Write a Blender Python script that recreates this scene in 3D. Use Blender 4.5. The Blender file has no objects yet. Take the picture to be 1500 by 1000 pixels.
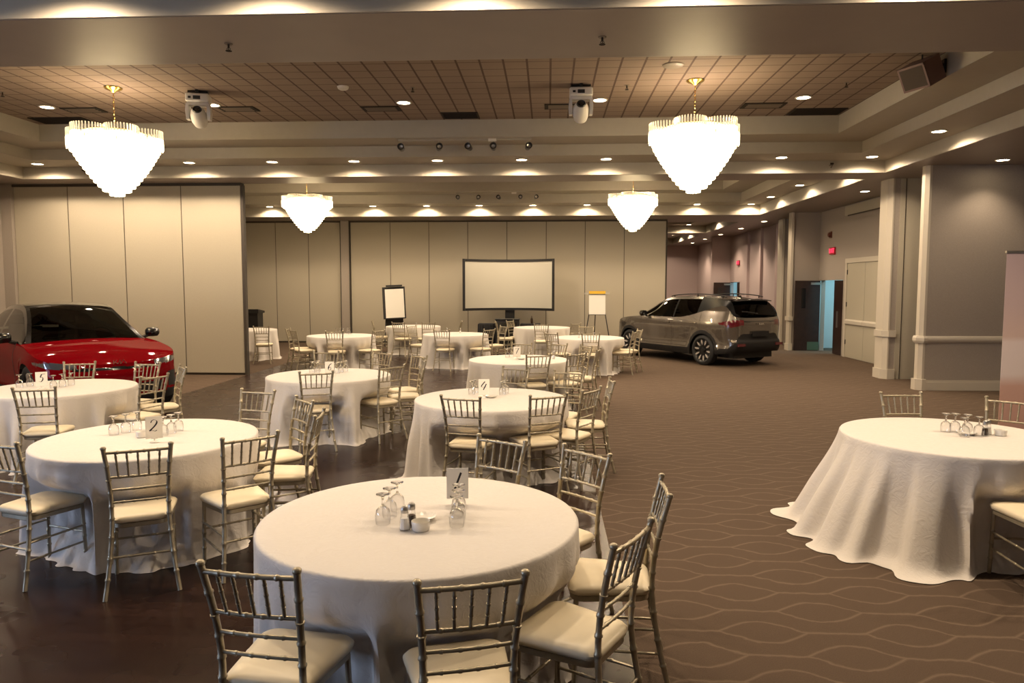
import bpy, math, random
from math import sin, cos, pi, sqrt, radians, atan2, hypot
from mathutils import Vector, Matrix
SC = bpy.context.scene
COL = SC.collection
def lerp(a, b, t): return a + (b - a) * t
def sstep(a, b, x):
    t = min(1, max(0, (x - a) / (b - a))); return t * t * (3 - 2 * t)
def table(tb, x):
    if x <= tb[0][0]: return tb[0][1]
    for (a, u), (b, v) in zip(tb, tb[1:]):
        if x <= b: return u + (v - u) * (x - a) / (b - a)
    return tb[-1][1]
def smooth_table(tb, x):
    n = len(tb)
    if x <= tb[0][0]: return tb[0][1]
    if x >= tb[-1][0]: return tb[-1][1]
    for i in range(n - 1):
        if x <= tb[i + 1][0]: break
    def sl(k):
        k0, k1 = max(0, k - 1), min(n - 1, k + 1)
        return (tb[k1][1] - tb[k0][1]) / (tb[k1][0] - tb[k0][0])
    h = tb[i + 1][0] - tb[i][0]; t = (x - tb[i][0]) / h
    m0, m1 = sl(i) * h, sl(i + 1) * h
    return (2*t**3 - 3*t*t + 1) * tb[i][1] + (t**3 - 2*t*t + t) * m0 + (-2*t**3 + 3*t*t) * tb[i + 1][1] + (t**3 - t*t) * m1
def ordinal(i):
    return ['first', 'second', 'third', 'fourth', 'fifth', 'sixth', 'seventh', 'eighth', 'ninth', 'tenth', 'eleventh', 'twelfth'][i]

# ------------------------------------------------------------------ mesh builder
class MB:
    def __init__(s): s.v = []; s.f = []
    def weld(s):
        m = {}; idx = []; v = []
        for p in s.v:
            k = (round(p[0], 4), round(p[1], 4), round(p[2], 4))
            if k not in m: m[k] = len(v); v.append(p)
            idx.append(m[k])
        f = []
        for q in s.f:
            q = [idx[i] for i in q]; r = [a for i, a in enumerate(q) if a != q[i-1]]
            if len(set(r)) > 2: f.append(tuple(r))
        s.v, s.f = v, f; return s
    def islands(s):
        p = list(range(len(s.v)))
        def find(a):
            while p[a] != a: p[a] = p[p[a]]; a = p[a]
            return a
        for q in s.f:
            for i in q[1:]: p[find(i)] = find(q[0])
        d = {}
        for q in s.f: d.setdefault(find(q[0]), []).append(q)
        out = []
        for fs in d.values():
            b = MB(); m = {}
            for q in fs:
                for i in q:
                    if i not in m: m[i] = len(b.v); b.v.append(s.v[i])
                b.f.append(tuple(m[i] for i in q))
            out.append(b)
        return out
    def add(s, vs, fs):
        o = len(s.v); s.v += [tuple(p) for p in vs]; s.f += [tuple(i + o for i in f) for f in fs]
    def box(s, x0, x1, y0, y1, z0, z1):
        s.add([(x0,y0,z0),(x1,y0,z0),(x1,y1,z0),(x0,y1,z0),(x0,y0,z1),(x1,y0,z1),(x1,y1,z1),(x0,y1,z1)],
              [(0,3,2,1),(4,5,6,7),(0,1,5,4),(1,2,6,5),(2,3,7,6),(3,0,4,7)]); return s
    def obox(s, c, sx, sy, sz, M=None):
        h = [Vector((a*sx/2, b*sy/2, d*sz/2)) for d in (-1,1) for a, b in ((-1,-1),(1,-1),(1,1),(-1,1))]
        if M: h = [M @ p for p in h]
        s.add([p + Vector(c) for p in h], [(0,3,2,1),(4,5,6,7),(0,1,5,4),(1,2,6,5),(2,3,7,6),(3,0,4,7)]); return s
    def rbox(s, x0, x1, y0, y1, z0, z1, r, n=3):
        # box with rounded vertical corners and a chamfered rim
        pts = []
        for cx, cy, a0 in ((x1-r,y1-r,0),(x0+r,y1-r,pi/2),(x0+r,y0+r,pi),(x1-r,y0+r,1.5*pi)):
            for k in range(n+1):
                a = a0 + pi/2*k/n; pts.append((cx, cy, cos(a), sin(a)))
        e = min(r, (z1-z0)/2) * .5
        rings = [(z0, r-e), (z0+e, r), (z1-e, r), (z1, r-e)]
        s.loft([[(cx+q*c, cy+q*d, z) for cx, cy, c, d in pts] for z, q in rings], True, True); return s
    def loft(s, rings, closed=True, cap=False):
        n = len(rings[0]); vs = [p for r in rings for p in r]; fs = []
        for i in range(len(rings)-1):
            for j in range(n if closed else n-1):
                a, b = i*n+j, i*n+(j+1) % n
                fs.append((a, b, b+n, a+n))
        if cap:
            fs.append(tuple(range(n-1,-1,-1))); fs.append(tuple((len(rings)-1)*n+j for j in range(n)))
        s.add(vs, fs); return s
    def lathe(s, prof, n=16, c=(0,0,0), M=None, cap=True):
        rings = []
        for r, z in prof:
            ring = [Vector((r*cos(2*pi*k/n), r*sin(2*pi*k/n), z)) for k in range(n)]
            if M: ring = [M @ p for p in ring]
            rings.append([p + Vector(c) for p in ring])
        s.loft(rings, True, cap); return s
    def tube(s, path, rad, n=6, cap=True):
        P = [Vector(p) for p in path]; rings = []; up = Vector((0,0,1)); prev = None
        for i, p in enumerate(P):
            d = (P[min(i+1, len(P)-1)] - P[max(i-1, 0)]).normalized()
            if prev is None:
                u = d.cross(Vector((1,0,0))) if abs(d.x) < .8 else d.cross(up)
            else:
                u = prev - d * prev.dot(d)
            u.normalize(); w = d.cross(u); prev = u
            r = rad[i] if isinstance(rad, (list, tuple)) else rad
            rings.append([p + u*(r*cos(2*pi*k/n)) + w*(r*sin(2*pi*k/n)) for k in range(n)])
        s.loft(rings, True, cap); return s
    def quad(s, a, b, c, d): s.add([a,b,c,d], [(0,1,2,3)]); return s
    def mesh(s, name, mat, smooth=None):
        me = bpy.data.meshes.new(name); me.from_pydata(s.v, [], s.f)
        me.materials.append(mat)
        if smooth is not None:
            me.polygons.foreach_set('use_smooth', [True]*len(me.polygons))
            if smooth < 180:
                try: me.set_sharp_from_angle(angle=radians(smooth))
                except Exception: pass
        me.update(); return me
    def build(s, name, mat, parent=None, smooth=None):
        return link(name, s.mesh(name, mat, smooth), parent)
def link(name, me, parent=None):
    o = bpy.data.objects.new(name, me); COL.objects.link(o)
    if parent: o.parent = parent
    return o
def tag(o, label, cat, group=None, kind=None):
    o['label'] = label; o['category'] = cat
    if group: o['group'] = group
    if kind: o['kind'] = kind
    return o
def thing(name, label, cat, loc=(0,0,0), rz=0, group=None):
    o = bpy.data.objects.new(name, None); o.empty_display_size = .1; COL.objects.link(o)
    o.location = loc; o.rotation_euler = (0, 0, rz)
    return tag(o, label, cat, group)
def struct(name, mb, mat, parent=None, smooth=None):
    o = mb.build(name, mat, parent, smooth); 
    if not parent: o['kind'] = 'structure'
    return o
def dup(root, loc, rz, label, group=None):
    r = root.copy(); COL.objects.link(r); r.location = loc; r.rotation_euler = (0, 0, rz); r['label'] = label
    if group: r['group'] = group
    for ch in root.children:
        k = ch.copy(); COL.objects.link(k); k.parent = r
        for g in ch.children:
            d = g.copy(); COL.objects.link(d); d.parent = k
    return r

# ------------------------------------------------------------------ materials
def N(nt, typ, **kw):
    n = nt.nodes.new(typ)
    for k, v in kw.items():
        if k.startswith('i_'): n.inputs[k[2:].replace('_', ' ')].default_value = v
        else: setattr(n, k, v)
    return n
def mat(name, col, rough=.6, metal=0, spec=.5, noise=0, nscale=20, bump=0, bscale=60, coat=0, emit=None, estr=0, sheen=0):
    m = bpy.data.materials.new(name); m.use_nodes = True; nt = m.node_tree
    b = nt.nodes['Principled BSDF']
    b.inputs['Base Color'].default_value = (*col, 1); b.inputs['Roughness'].default_value = rough
    b.inputs['Metallic'].default_value = metal; b.inputs['Specular IOR Level'].default_value = spec
    if coat: b.inputs['Coat Weight'].default_value = coat; b.inputs['Coat Roughness'].default_value = .03
    if sheen: b.inputs['Sheen Weight'].default_value = sheen
    if emit: b.inputs['Emission Color'].default_value = (*emit, 1); b.inputs['Emission Strength'].default_value = estr
    if noise or bump:
        tc = N(nt, 'ShaderNodeTexCoord')
    if noise:
        t = N(nt, 'ShaderNodeTexNoise'); t.inputs['Scale'].default_value = nscale; t.inputs['Detail'].default_value = 4
        nt.links.new(tc.outputs['Object'], t.inputs['Vector'])
        r = N(nt, 'ShaderNodeMapRange'); r.inputs['From Min'].default_value = .3; r.inputs['From Max'].default_value = .7
        r.inputs['To Min'].default_value = 1 - noise; r.inputs['To Max'].default_value = 1 + noise
        nt.links.new(t.outputs['Fac'], r.inputs['Value'])
        x = N(nt, 'ShaderNodeVectorMath', operation='SCALE'); x.inputs[0].default_value = col
        nt.links.new(r.outputs['Result'], x.inputs['Scale']); nt.links.new(x.outputs['Vector'], b.inputs['Base Color'])
    if bump:
        t = N(nt, 'ShaderNodeTexNoise'); t.inputs['Scale'].default_value = bscale; t.inputs['Detail'].default_value = 5
        nt.links.new(tc.outputs['Object'], t.inputs['Vector'])
        q = N(nt, 'ShaderNodeBump'); q.inputs['Strength'].default_value = bump; q.inputs['Distance'].default_value = .01
        nt.links.new(t.outputs['Fac'], q.inputs['Height']); nt.links.new(q.outputs['Normal'], b.inputs['Normal'])
    return m
def emitter(name, col, strength):
    m = bpy.data.materials.new(name); m.use_nodes = True; nt = m.node_tree; nt.nodes.clear()
    e = N(nt, 'ShaderNodeEmission'); e.inputs['Color'].default_value = (*col, 1); e.inputs['Strength'].default_value = strength
    o = N(nt, 'ShaderNodeOutputMaterial'); nt.links.new(e.outputs[0], o.inputs[0]); return m
def glassy(name, tint, clear, rough=.02, power=3.5, edge=.75):
    # thin pane: part clear, part mirror
    m = bpy.data.materials.new(name); m.use_nodes = True; nt = m.node_tree; nt.nodes.clear()
    t = N(nt, 'ShaderNodeBsdfTransparent'); t.inputs[0].default_value = (*[c*clear for c in tint], 1)
    g = N(nt, 'ShaderNodeBsdfGlossy'); g.inputs['Roughness'].default_value = rough
    lw = N(nt, 'ShaderNodeLayerWeight'); pw = N(nt, 'ShaderNodeMath', operation='POWER'); pw.inputs[1].default_value = power; nt.links.new(lw.outputs['Facing'], pw.inputs[0])
    f = N(nt, 'ShaderNodeMath', operation='MULTIPLY_ADD'); f.inputs[1].default_value = edge; f.inputs[2].default_value = .045; nt.links.new(pw.outputs[0], f.inputs[0])
    x = N(nt, 'ShaderNodeMixShader'); o = N(nt, 'ShaderNodeOutputMaterial')
    nt.links.new(f.outputs[0], x.inputs[0]); nt.links.new(t.outputs[0], x.inputs[1]); nt.links.new(g.outputs[0], x.inputs[2])
    nt.links.new(x.outputs[0], o.inputs[0]); return m
def glass_mat(name, col, rough=0.0, ior=1.45):
    m = bpy.data.materials.new(name); m.use_nodes = True; b = m.node_tree.nodes['Principled BSDF']
    b.inputs['Base Color'].default_value = (*col, 1); b.inputs['Roughness'].default_value = rough; b.inputs['Transmission Weight'].default_value = 1; b.inputs['IOR'].default_value = ior
    return m
M = {}
M['wall'] = mat('warm_wallcovering', (.34,.295,.25), .8, noise=.05, nscale=60, bump=.15, bscale=200)
M['mauve'] = mat('wallcovering_purple_lit', (.50,.40,.385), .8, noise=.05, nscale=60)  # purplish light of the back room is painted into this wall colour
M['panel'] = mat('partition_fabric', (.43,.385,.295), .75, noise=.03, nscale=90, bump=.1, bscale=260)
M['seam'] = mat('dark_seam', (.05,.04,.03), .7)
M['soffit'] = mat('soffit_paint_shaded', (.27,.225,.19), .42, noise=.03, nscale=3, bump=.05, bscale=4)  # same paint as the risers, darkened here for the shade on undersides
M['riser'] = mat('riser_paint_lit', (.38,.34,.27), .55, noise=.02, nscale=10)
M['white_trim'] = mat('cream_trim', (.52,.47,.385), .5)
M['door_white'] = mat('cream_door', (.43,.39,.30), .55)
M['door_dark'] = mat('dark_wood_door', (.025,.012,.009), .35, noise=.25, nscale=8)
M['chair'] = mat('champagne_paint', (.40,.35,.25), .34, metal=.5, noise=.06, nscale=30)
M['cushion'] = mat('ivory_vinyl', (.80,.70,.50), .42, noise=.03, nscale=12)
M['black'] = mat('black_plastic', (.012,.011,.011), .45)
M['black_cloth'] = mat('black_cloth', (.012,.011,.012), .9, bump=.2)
M['white_paper'] = mat('white_paper', (.90,.87,.80), .8)
M['screen'] = mat('screen_fabric', (.56,.535,.45), .9)
M['chrome'] = mat('chrome', (.75,.74,.72), .15, metal=1)
M['steel'] = mat('brushed_steel', (.45,.43,.40), .35, metal=.9)
M['brass'] = mat('polished_brass', (.75,.52,.16), .22, metal=1)
M['ceramic'] = mat('white_china', (.85,.82,.75), .2)
M['salt'] = mat('salt', (.9,.88,.84), .9)
M['pepper'] = mat('pepper', (.09,.06,.04), .9)
M['ink'] = mat('black_ink', (.015,.015,.018), .6)
M['lamp'] = emitter('lamp_glow', (1,.80,.52), 26)
M['tyre'] = mat('tyre_rubber', (.014,.014,.014), .75)
M['rim_dark'] = mat('black_alloy', (.02,.02,.02), .3, metal=.5)
M['alloy'] = mat('silver_alloy', (.78,.77,.75), .25, metal=.8)
M['red'] = mat('red_car_paint', (.15,.0015,.004), .6, metal=0, spec=0, coat=.3)
M['grey'] = mat('grey_car_paint', (.125,.108,.09), .25, metal=.6, coat=1)
M['gloss_black'] = mat('gloss_black', (.008,.008,.008), .12, coat=.5)
M['dark_panel'] = mat('dark_pillar_panel', (.006,.006,.006), .4, spec=.06)
M['clad'] = mat('black_cladding', (.012,.011,.011), .65, spec=.25)
M['light_lens'] = mat('headlamp_lens', (.20,.21,.23), .1, metal=.8, coat=1)
M['tail_red'] = mat('tail_lamp_red', (.085,.004,.008), .15, coat=.6)
M['dark_trim'] = mat('dark_interior', (.015,.014,.013), .7)
M['car_glass'] = glassy('tinted_car_glass', (.6,.66,.62), .42)
M['windshield'] = glassy('shaded_windshield', (.5,.55,.52), .16)
M['privacy_glass'] = glassy('privacy_glass', (.3,.3,.3), .05)
M['pink_print'] = mat('banner_mauve', (.36,.24,.23), .7)
M['fixture_white'] = mat('white_plastic', (.70,.67,.60), .45)
M['speaker'] = mat('pinkish_speaker_case', (.17,.10,.08), .6)
M['speaker_cloth'] = mat('speaker_grille', (.075,.055,.038), .9, bump=.3, bscale=300)
M['vent'] = mat('brown_vent', (.022,.016,.012), .7, spec=.2)
M['vent_light'] = mat('vent_blade', (.15,.115,.085), .5)
M['red_sign'] = emitter('red_sign_letters', (1,.03,.07), 3.5)
M['sign_face'] = mat('sign_face', (.25,.02,.02), .4, emit=(1,.02,.05), estr=.06)
M['daylight'] = emitter('daylight_in_lobby', (.32,.74,.80), 1.0)
M['alarm'] = mat('alarm_red', (.13,.035,.02), .5)
M['amber'] = mat('yellow_band', (.75,.45,.03), .7)
M['logo_red'] = mat('red_print', (.42,.03,.02), .7)
M['bottle'] = mat('brown_bottle', (.03,.015,.008), .12)

def tile_mat():
    m = mat('acoustic_tile', (.47,.36,.255), .85); nt = m.node_tree; b = nt.nodes['Principled BSDF']
    tc = N(nt, 'ShaderNodeTexCoord'); sp = N(nt, 'ShaderNodeSeparateXYZ'); nt.links.new(tc.outputs['Object'], sp.inputs[0])
    def line(sock, off, w):
        a = N(nt, 'ShaderNodeMath', operation='MULTIPLY_ADD'); a.inputs[1].default_value = 1/.305; a.inputs[2].default_value = off
        nt.links.new(sock, a.inputs[0])
        f = N(nt, 'ShaderNodeMath', operation='FRACT'); nt.links.new(a.outputs[0], f.inputs[0])
        c = N(nt, 'ShaderNodeMath', operation='COMPARE'); c.inputs[1].default_value = .5; c.inputs[2].default_value = w
        nt.links.new(f.outputs[0], c.inputs[0]); return c
    lx = line(sp.outputs[0], .434, .045); ly = line(sp.outputs[1], .157, .028)
    mx = N(nt, 'ShaderNodeMath', operation='MAXIMUM'); nt.links.new(lx.outputs[0], mx.inputs[0]); nt.links.new(ly.outputs[0], mx.inputs[1])
    ns = N(nt, 'ShaderNodeTexNoise'); ns.inputs['Scale'].default_value = 1.2; nt.links.new(tc.outputs['Object'], ns.inputs['Vector'])
    c0 = N(nt, 'ShaderNodeMixRGB'); c0.inputs[1].default_value = (.225,.165,.125,1); c0.inputs[2].default_value = (.265,.20,.15,1)
    nt.links.new(ns.outputs['Fac'], c0.inputs[0])
    c = N(nt, 'ShaderNodeMixRGB'); c.inputs[2].default_value = (.085,.05,.034,1)
    nt.links.new(mx.outputs[0], c.inputs[0]); nt.links.new(c0.outputs[0], c.inputs[1]); nt.links.new(c.outputs[0], b.inputs['Base Color'])
    inv = N(nt, 'ShaderNodeMath', operation='SUBTRACT'); inv.inputs[0].default_value = 1; nt.links.new(mx.outputs[0], inv.inputs[1])
    bp = N(nt, 'ShaderNodeBump'); bp.inputs['Strength'].default_value = .6; bp.inputs['Distance'].default_value = .006
    nt.links.new(inv.outputs[0], bp.inputs['Height']); nt.links.new(bp.outputs['Normal'], b.inputs['Normal'])
    return m
M['tile'] = tile_mat()
def carpet_mat():
    m = mat('patterned_carpet', (.2,.13,.08), .95, spec=.15); nt = m.node_tree; b = nt.nodes['Principled BSDF']
    L = nt.links.new
    tc = N(nt, 'ShaderNodeTexCoord')
    nz = N(nt, 'ShaderNodeTexNoise'); nz.inputs['Scale'].default_value = 9; nz.inputs['Detail'].default_value = 3; L(tc.outputs['Object'], nz.inputs['Vector'])
    sp = N(nt, 'ShaderNodeSeparateXYZ'); L(tc.outputs['Object'], sp.inputs[0])
    def op(o, a, c=None, d=None):
        n = N(nt, 'ShaderNodeMath', operation=o)
        for i, v in enumerate((a, c, d)):
            if v is None: continue
            if isinstance(v, (int, float)): n.inputs[i].default_value = v
            else: L(v, n.inputs[i])
        return n.outputs[0]
    p, Ln, H = .26, .79, .125
    wob = op('MULTIPLY_ADD', nz.outputs['Fac'], .05, -.025)
    y = op('ADD', sp.outputs[1], wob); x = op('ADD', sp.outputs[0], wob)
    v = op('DIVIDE', y, p); k = op('ROUND', v); fy = op('MULTIPLY', op('ABSOLUTE', op('SUBTRACT', v, k)), p)
    par = op('FRACT', op('MULTIPLY', k, .5)); par = op('ABSOLUTE', par)
    ph = op('MULTIPLY', op('ADD', op('DIVIDE', x, Ln), par), 2*pi)
    h = op('MULTIPLY', op('MAXIMUM', op('DIVIDE', op('ADD', op('COSINE', ph), .35), 1.35), 0), H)
    d = op('ABSOLUTE', op('SUBTRACT', fy, h))
    ln = op('SUBTRACT', 1, op('SMOOTHSTEP' if False else 'MINIMUM', op('DIVIDE', d, .017), 1))
    fine = N(nt, 'ShaderNodeTexNoise'); fine.inputs['Scale'].default_value = 160; L(tc.outputs['Object'], fine.inputs['Vector'])
    big = N(nt, 'ShaderNodeTexNoise'); big.inputs['Scale'].default_value = .8; L(tc.outputs['Object'], big.inputs['Vector'])
    c1 = N(nt, 'ShaderNodeMixRGB'); c1.inputs[1].default_value = (.080,.055,.039,1); c1.inputs[2].default_value = (.120,.084,.059,1); L(fine.outputs['Fac'], c1.inputs[0])
    c2 = N(nt, 'ShaderNodeMixRGB'); c2.inputs[2].default_value = (.20,.145,.102,1); L(op('MULTIPLY', ln, .66), c2.inputs[0]); L(c1.outputs[0], c2.inputs[1])
    L(c2.outputs[0], b.inputs['Base Color'])
    bp = N(nt, 'ShaderNodeBump'); bp.inputs['Strength'].default_value = .5; bp.inputs['Distance'].default_value = .01
    L(fine.outputs['Fac'], bp.inputs['Height']); L(bp.outputs['Normal'], b.inputs['Normal'])
    return m
M['carpet'] = carpet_mat()
def wood_mat():
    m = mat('dark_dance_floor', (.05,.025,.015), .3, spec=.2); nt = m.node_tree; b = nt.nodes['Principled BSDF']; L = nt.links.new
    tc = N(nt, 'ShaderNodeTexCoord')
    br = N(nt, 'ShaderNodeTexBrick'); br.inputs['Scale'].default_value = 1; br.inputs['Brick Width'].default_value = .9; br.inputs['Row Height'].default_value = .1
    br.inputs['Mortar Size'].default_value = .0015; br.inputs['Color1'].default_value = (.017,.008,.006,1); br.inputs['Color2'].default_value = (.029,.014,.010,1); br.inputs['Mortar'].default_value = (.006,.003,.002,1)
    L(tc.outputs['Object'], br.inputs['Vector'])
    L(br.outputs['Color'], b.inputs['Base Color'])
    ns = N(nt, 'ShaderNodeTexNoise'); ns.inputs['Scale'].default_value = 3; L(tc.outputs['Object'], ns.inputs['Vector'])
    r = N(nt, 'ShaderNodeMapRange'); r.inputs['To Min'].default_value = .18; r.inputs['To Max'].default_value = .34; L(ns.outputs['Fac'], r.inputs['Value']); L(r.outputs[0], b.inputs['Roughness'])
    return m
M['wood'] = wood_mat()
def cloth_mat():
    m = mat('ivory_damask', (.70,.655,.60), .62, sheen=.25); nt = m.node_tree; b = nt.nodes['Principled BSDF']; L = nt.links.new
    tc = N(nt, 'ShaderNodeTexCoord')
    w = N(nt, 'ShaderNodeTexNoise'); w.inputs['Scale'].default_value = 14; w.inputs['Detail'].default_value = 6; w.inputs['Distortion'].default_value = 2.5; L(tc.outputs['Object'], w.inputs['Vector'])
    r = N(nt, 'ShaderNodeMapRange'); r.inputs['From Min'].default_value = .4; r.inputs['From Max'].default_value = .6; r.inputs['To Min'].default_value = .5; r.inputs['To Max'].default_value = .72
    L(w.outputs['Fac'], r.inputs['Value']); L(r.outputs[0], b.inputs['Roughness'])
    bp = N(nt, 'ShaderNodeBump'); bp.inputs['Strength'].default_value = .32; bp.inputs['Distance'].default_value = .012; L(w.outputs['Fac'], bp.inputs['Height']); L(bp.outputs['Normal'], b.inputs['Normal'])
    return m
M['cloth'] = cloth_mat()
M['glass'] = glassy('clear_glass', (1,1,1), .985, .03, 2.4, .95)
M['solid_glass'] = glass_mat('solid_glass', (1,1,1))
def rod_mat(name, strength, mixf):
    # frosted crystal rods; the light of bulbs behind is put into their own glow
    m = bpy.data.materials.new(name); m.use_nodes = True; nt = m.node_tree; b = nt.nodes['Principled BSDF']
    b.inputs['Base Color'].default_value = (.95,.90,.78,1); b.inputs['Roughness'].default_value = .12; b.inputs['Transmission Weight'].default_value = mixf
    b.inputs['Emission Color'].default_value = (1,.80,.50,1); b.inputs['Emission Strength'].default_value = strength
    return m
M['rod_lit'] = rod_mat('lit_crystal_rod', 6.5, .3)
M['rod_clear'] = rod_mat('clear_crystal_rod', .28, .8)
# ================================================================== the room
S, Z2, Z1, ZC = 4.04, 4.27, 4.47, 4.77
TOP = 5.25
XL, XR = -11.6, 11.6
CX0, CX1 = -10.6, 6.4
b = MB(); b.box(XL-.6, XR+.4, -8, 41, -.1, 0); struct('floor', b, M['carpet'])
b = MB(); b.box(-6.4, .45, -7, 20.6, 0, .004); struct('floor_dance', b, M['wood'])
b = MB(); b.box(XL-.6, XR+.4, -8, 41, TOP, TOP+.1); struct('ceiling', b, M['soffit'])
# soffit and beams: everything between the coffers hangs down to S
coffers = [(-5.4, 5.84, Z2, Z1, ZC), (7.04, 14.31, Z2, Z1, ZC), (15.15, 22.45, 4.34, 4.60, 4.88), (24.9, 30.0, 4.34, 4.6, 4.88), (31.3, 37.8, 4.34, 4.6, 4.88)]
b = MB(); b.box(XL-.6, CX0, -8, 41, S, TOP); struct('ceiling_soffit_left', b, M['soffit'])
b = MB(); b.box(CX1, XR+.4, -8, 41, S, TOP); struct('ceiling_soffit_right', b, M['soffit'])
ys = [-8] + [v for c in coffers for v in c[:2]] + [41]
for i in range(0, len(ys), 2):
    b = MB(); b.box(CX0, CX1, ys[i], ys[i+1], S, TOP); struct('ceiling_beam', b, M['soffit'])
# thin boards for the lowest riser of every coffer, coloured lighter as if lit
for y0, y1, za, zb, zc in coffers:
    def ring(ix0, ix1, iy0, iy1, jx0, jx1, jy0, jy1, z, m, name):
        b = MB()
        b.box(CX0+ix0, CX0+jx0, y0+iy0, y1-iy1, z, TOP); b.box(CX1-jx1, CX1-ix1, y0+iy0, y1-iy1, z, TOP)
        b.box(CX0+jx0, CX1-jx1, y0+iy0, y0+jy0, z, TOP); b.box(CX0+jx0, CX1-jx1, y1-jy1, y1-iy1, z, TOP)
        struct(name, b, m)
    ring(0,0,0,0, .02,.02,.02,.02, S+.004, M['riser'], 'ceiling_riser')
    ring(.02,.02,.02,.02, .80,.80,.66,.84, za, M['riser'], 'ceiling_ledge')
    ring(.80,.80,.66,.84, 1.50,1.50,1.15,1.56, zb, M['riser'], 'ceiling_cove')
    b = MB(); b.box(CX0+1.5, CX1-1.5, y0+1.15, y1-1.56, zc, TOP); struct('ceiling_tiles', b, M['tile'])
# walls
b = MB(); b.box(XL-.3, XL, -8, 41, 0, S); struct('wall_left', b, M['wall'])
b = MB(); b.box(XL-.3, XR+.3, -7.3, -7, 0, S); struct('wall_back', b, M['wall'])
b = MB(); b.box(XR, XR+.3, -8, 15.4, 0, S); struct('wall_right', b, M['wall'])
b = MB(); b.box(XL-.3, XR, 39.2, 39.5, 0, S); struct('wall_far', b, M['mauve'])

def rail(x0, x1, y, z0=.86, z1=.99, d=.045):
    b = MB(); n = 8; P = []
    for k in range(n+1):
        t = k/n; P.append((y - d*sin(pi*t)**.6, lerp(z0, z1, t)))
    b.loft([[(x, p, q) for p, q in P] + [(x, y, z1), (x, y, z0)] for x in (x0, x1)], True, True); return b
# near pilaster wall at the right
b = MB(); b.box(6.80, XR, 13.46, 13.62, 0, S); struct('wall_right_pilaster', b, M['wall'])
b = MB()
b.loft([[(6.745,13.51,z),(6.745,13.62,z),(6.84,13.62,z),(6.84,13.45,z),(6.80,13.45,z)] for z in (0, S)], True, True)
struct('trim_1', b, M['white_trim'])
struct('trim_2', rail(6.86, XR, 13.46), M['white_trim'], smooth=40)
b = MB(); b.loft([[(6.715-e,13.50,z),(6.715-e,13.63,z),(6.86,13.63,z),(6.86,13.42-e,z),(6.79,13.42-e,z)] for z, e in ((.86,0),(.90,.02),(.95,.02),(.99,0))], True, True); struct('trim_3', b, M['white_trim'])
b = MB(); b.box(6.86, XR, 13.42, 13.46, 0, .15); b.box(6.86, XR, 13.435, 13.46, .15, .18)
b.loft([[(6.70,13.49,z),(6.70,13.63,z),(6.86,13.63,z),(6.86,13.40,z),(6.785,13.40,z)] for z in (0,.2)], True, True); struct('baseboard_right', b, M['white_trim'])
# storage pocket of the folding partition and the second pilaster
b = MB(); b.box(7.05, XR, 15.05, 15.2, 0, S); struct('wall_pocket', b, M['panel'])
b = MB(); b.box(7.15, 7.162, 15.04, 15.05, 0, S); struct('trim_4', b, M['seam'])
b = MB(); b.loft([[(6.86,15.15,z),(6.86,15.45,z),(8.15,15.45,z),(8.15,15.2,z),(7.10,15.2,z),(7.10,15.06,z),(6.93,15.06,z)] for z in (0,S)], True, True); struct('wall_right_column', b, M['wall'])
b = MB(); b.loft([[(6.835,15.14,z),(6.835,15.46,z),(6.88,15.46,z),(6.93,15.04,z),(6.90,15.04,z)] for z in (0,S)], True, True); struct('trim_5', b, M['white_trim'])
b = MB()
for z0, z1, e in ((0,.2,.03),(.86,.99,.03)):
    b.loft([[(6.835-e,15.13,z),(6.835-e,15.46,z),(7.05,15.46,z),(7.05,15.04-e,z),(6.90,15.04-e,z)] for z in (z0,z1)], True, True)
struct('trim_6', b, M['white_trim'])
# right wall of the second room with the dark double door
XW = 7.95
b = MB(); b.box(XW, XW+.15, 15.45, 20.0, 0, S); b.box(XW, XW+.15, 20.0, 21.66, 2.06, S); b.box(XW, XW+.15, 21.66, 21.8, 0, S); struct('wall_right_second', b, M['wall'])
b = MB(); b.box(7.15, XW+.15, 21.75, 21.95, 0, S); struct('wall_right_return', b, M['wall'])
b = MB(); b.box(7.10, 7.17, 21.70, 21.98, 0, S); b.box(7.07, 7.19, 21.66, 22.0, 0, .2); b.box(7.07, 7.19, 21.66, 22.0, .88, 1.0); struct('trim_7', b, M['white_trim'])
b = MB(); b.box(7.53, XW+.15, 23.8, 24.2, 0, S); b.box(XW, XW+.15, 21.95, 23.8, 0, S); struct('wall_right_far_column', b, M['wall'])
b = MB(); b.box(7.49, 7.56, 23.76, 24.22, 0, S); struct('trim_8', b, M['white_trim'])
b = MB(); b.box(7.70, 7.73, 23.79, 23.81, 0, S); struct('trim_9', b, M['seam'])
b = MB(); b.box(XW, XW+.15, 24.2, 30.6, 0, S); b.box(XW, XW+.15, 30.6, 32.2, 2.06, S); b.box(XW, XW+.15, 32.2, 39.3, 0, S); struct('wall_right_third', b, M['mauve'])
b = MB()
for y in (25.6, 27.4, 29.2, 33.6, 35.4): b.box(XW-.1, XW, y, y+.14, 0, S)
struct('trim_10', b, M['mauve'])
b = MB(); b.box(7.15, XW, 32.25, 32.4, 0, S); struct('wall_right_third_return', b, M['mauve'])
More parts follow.
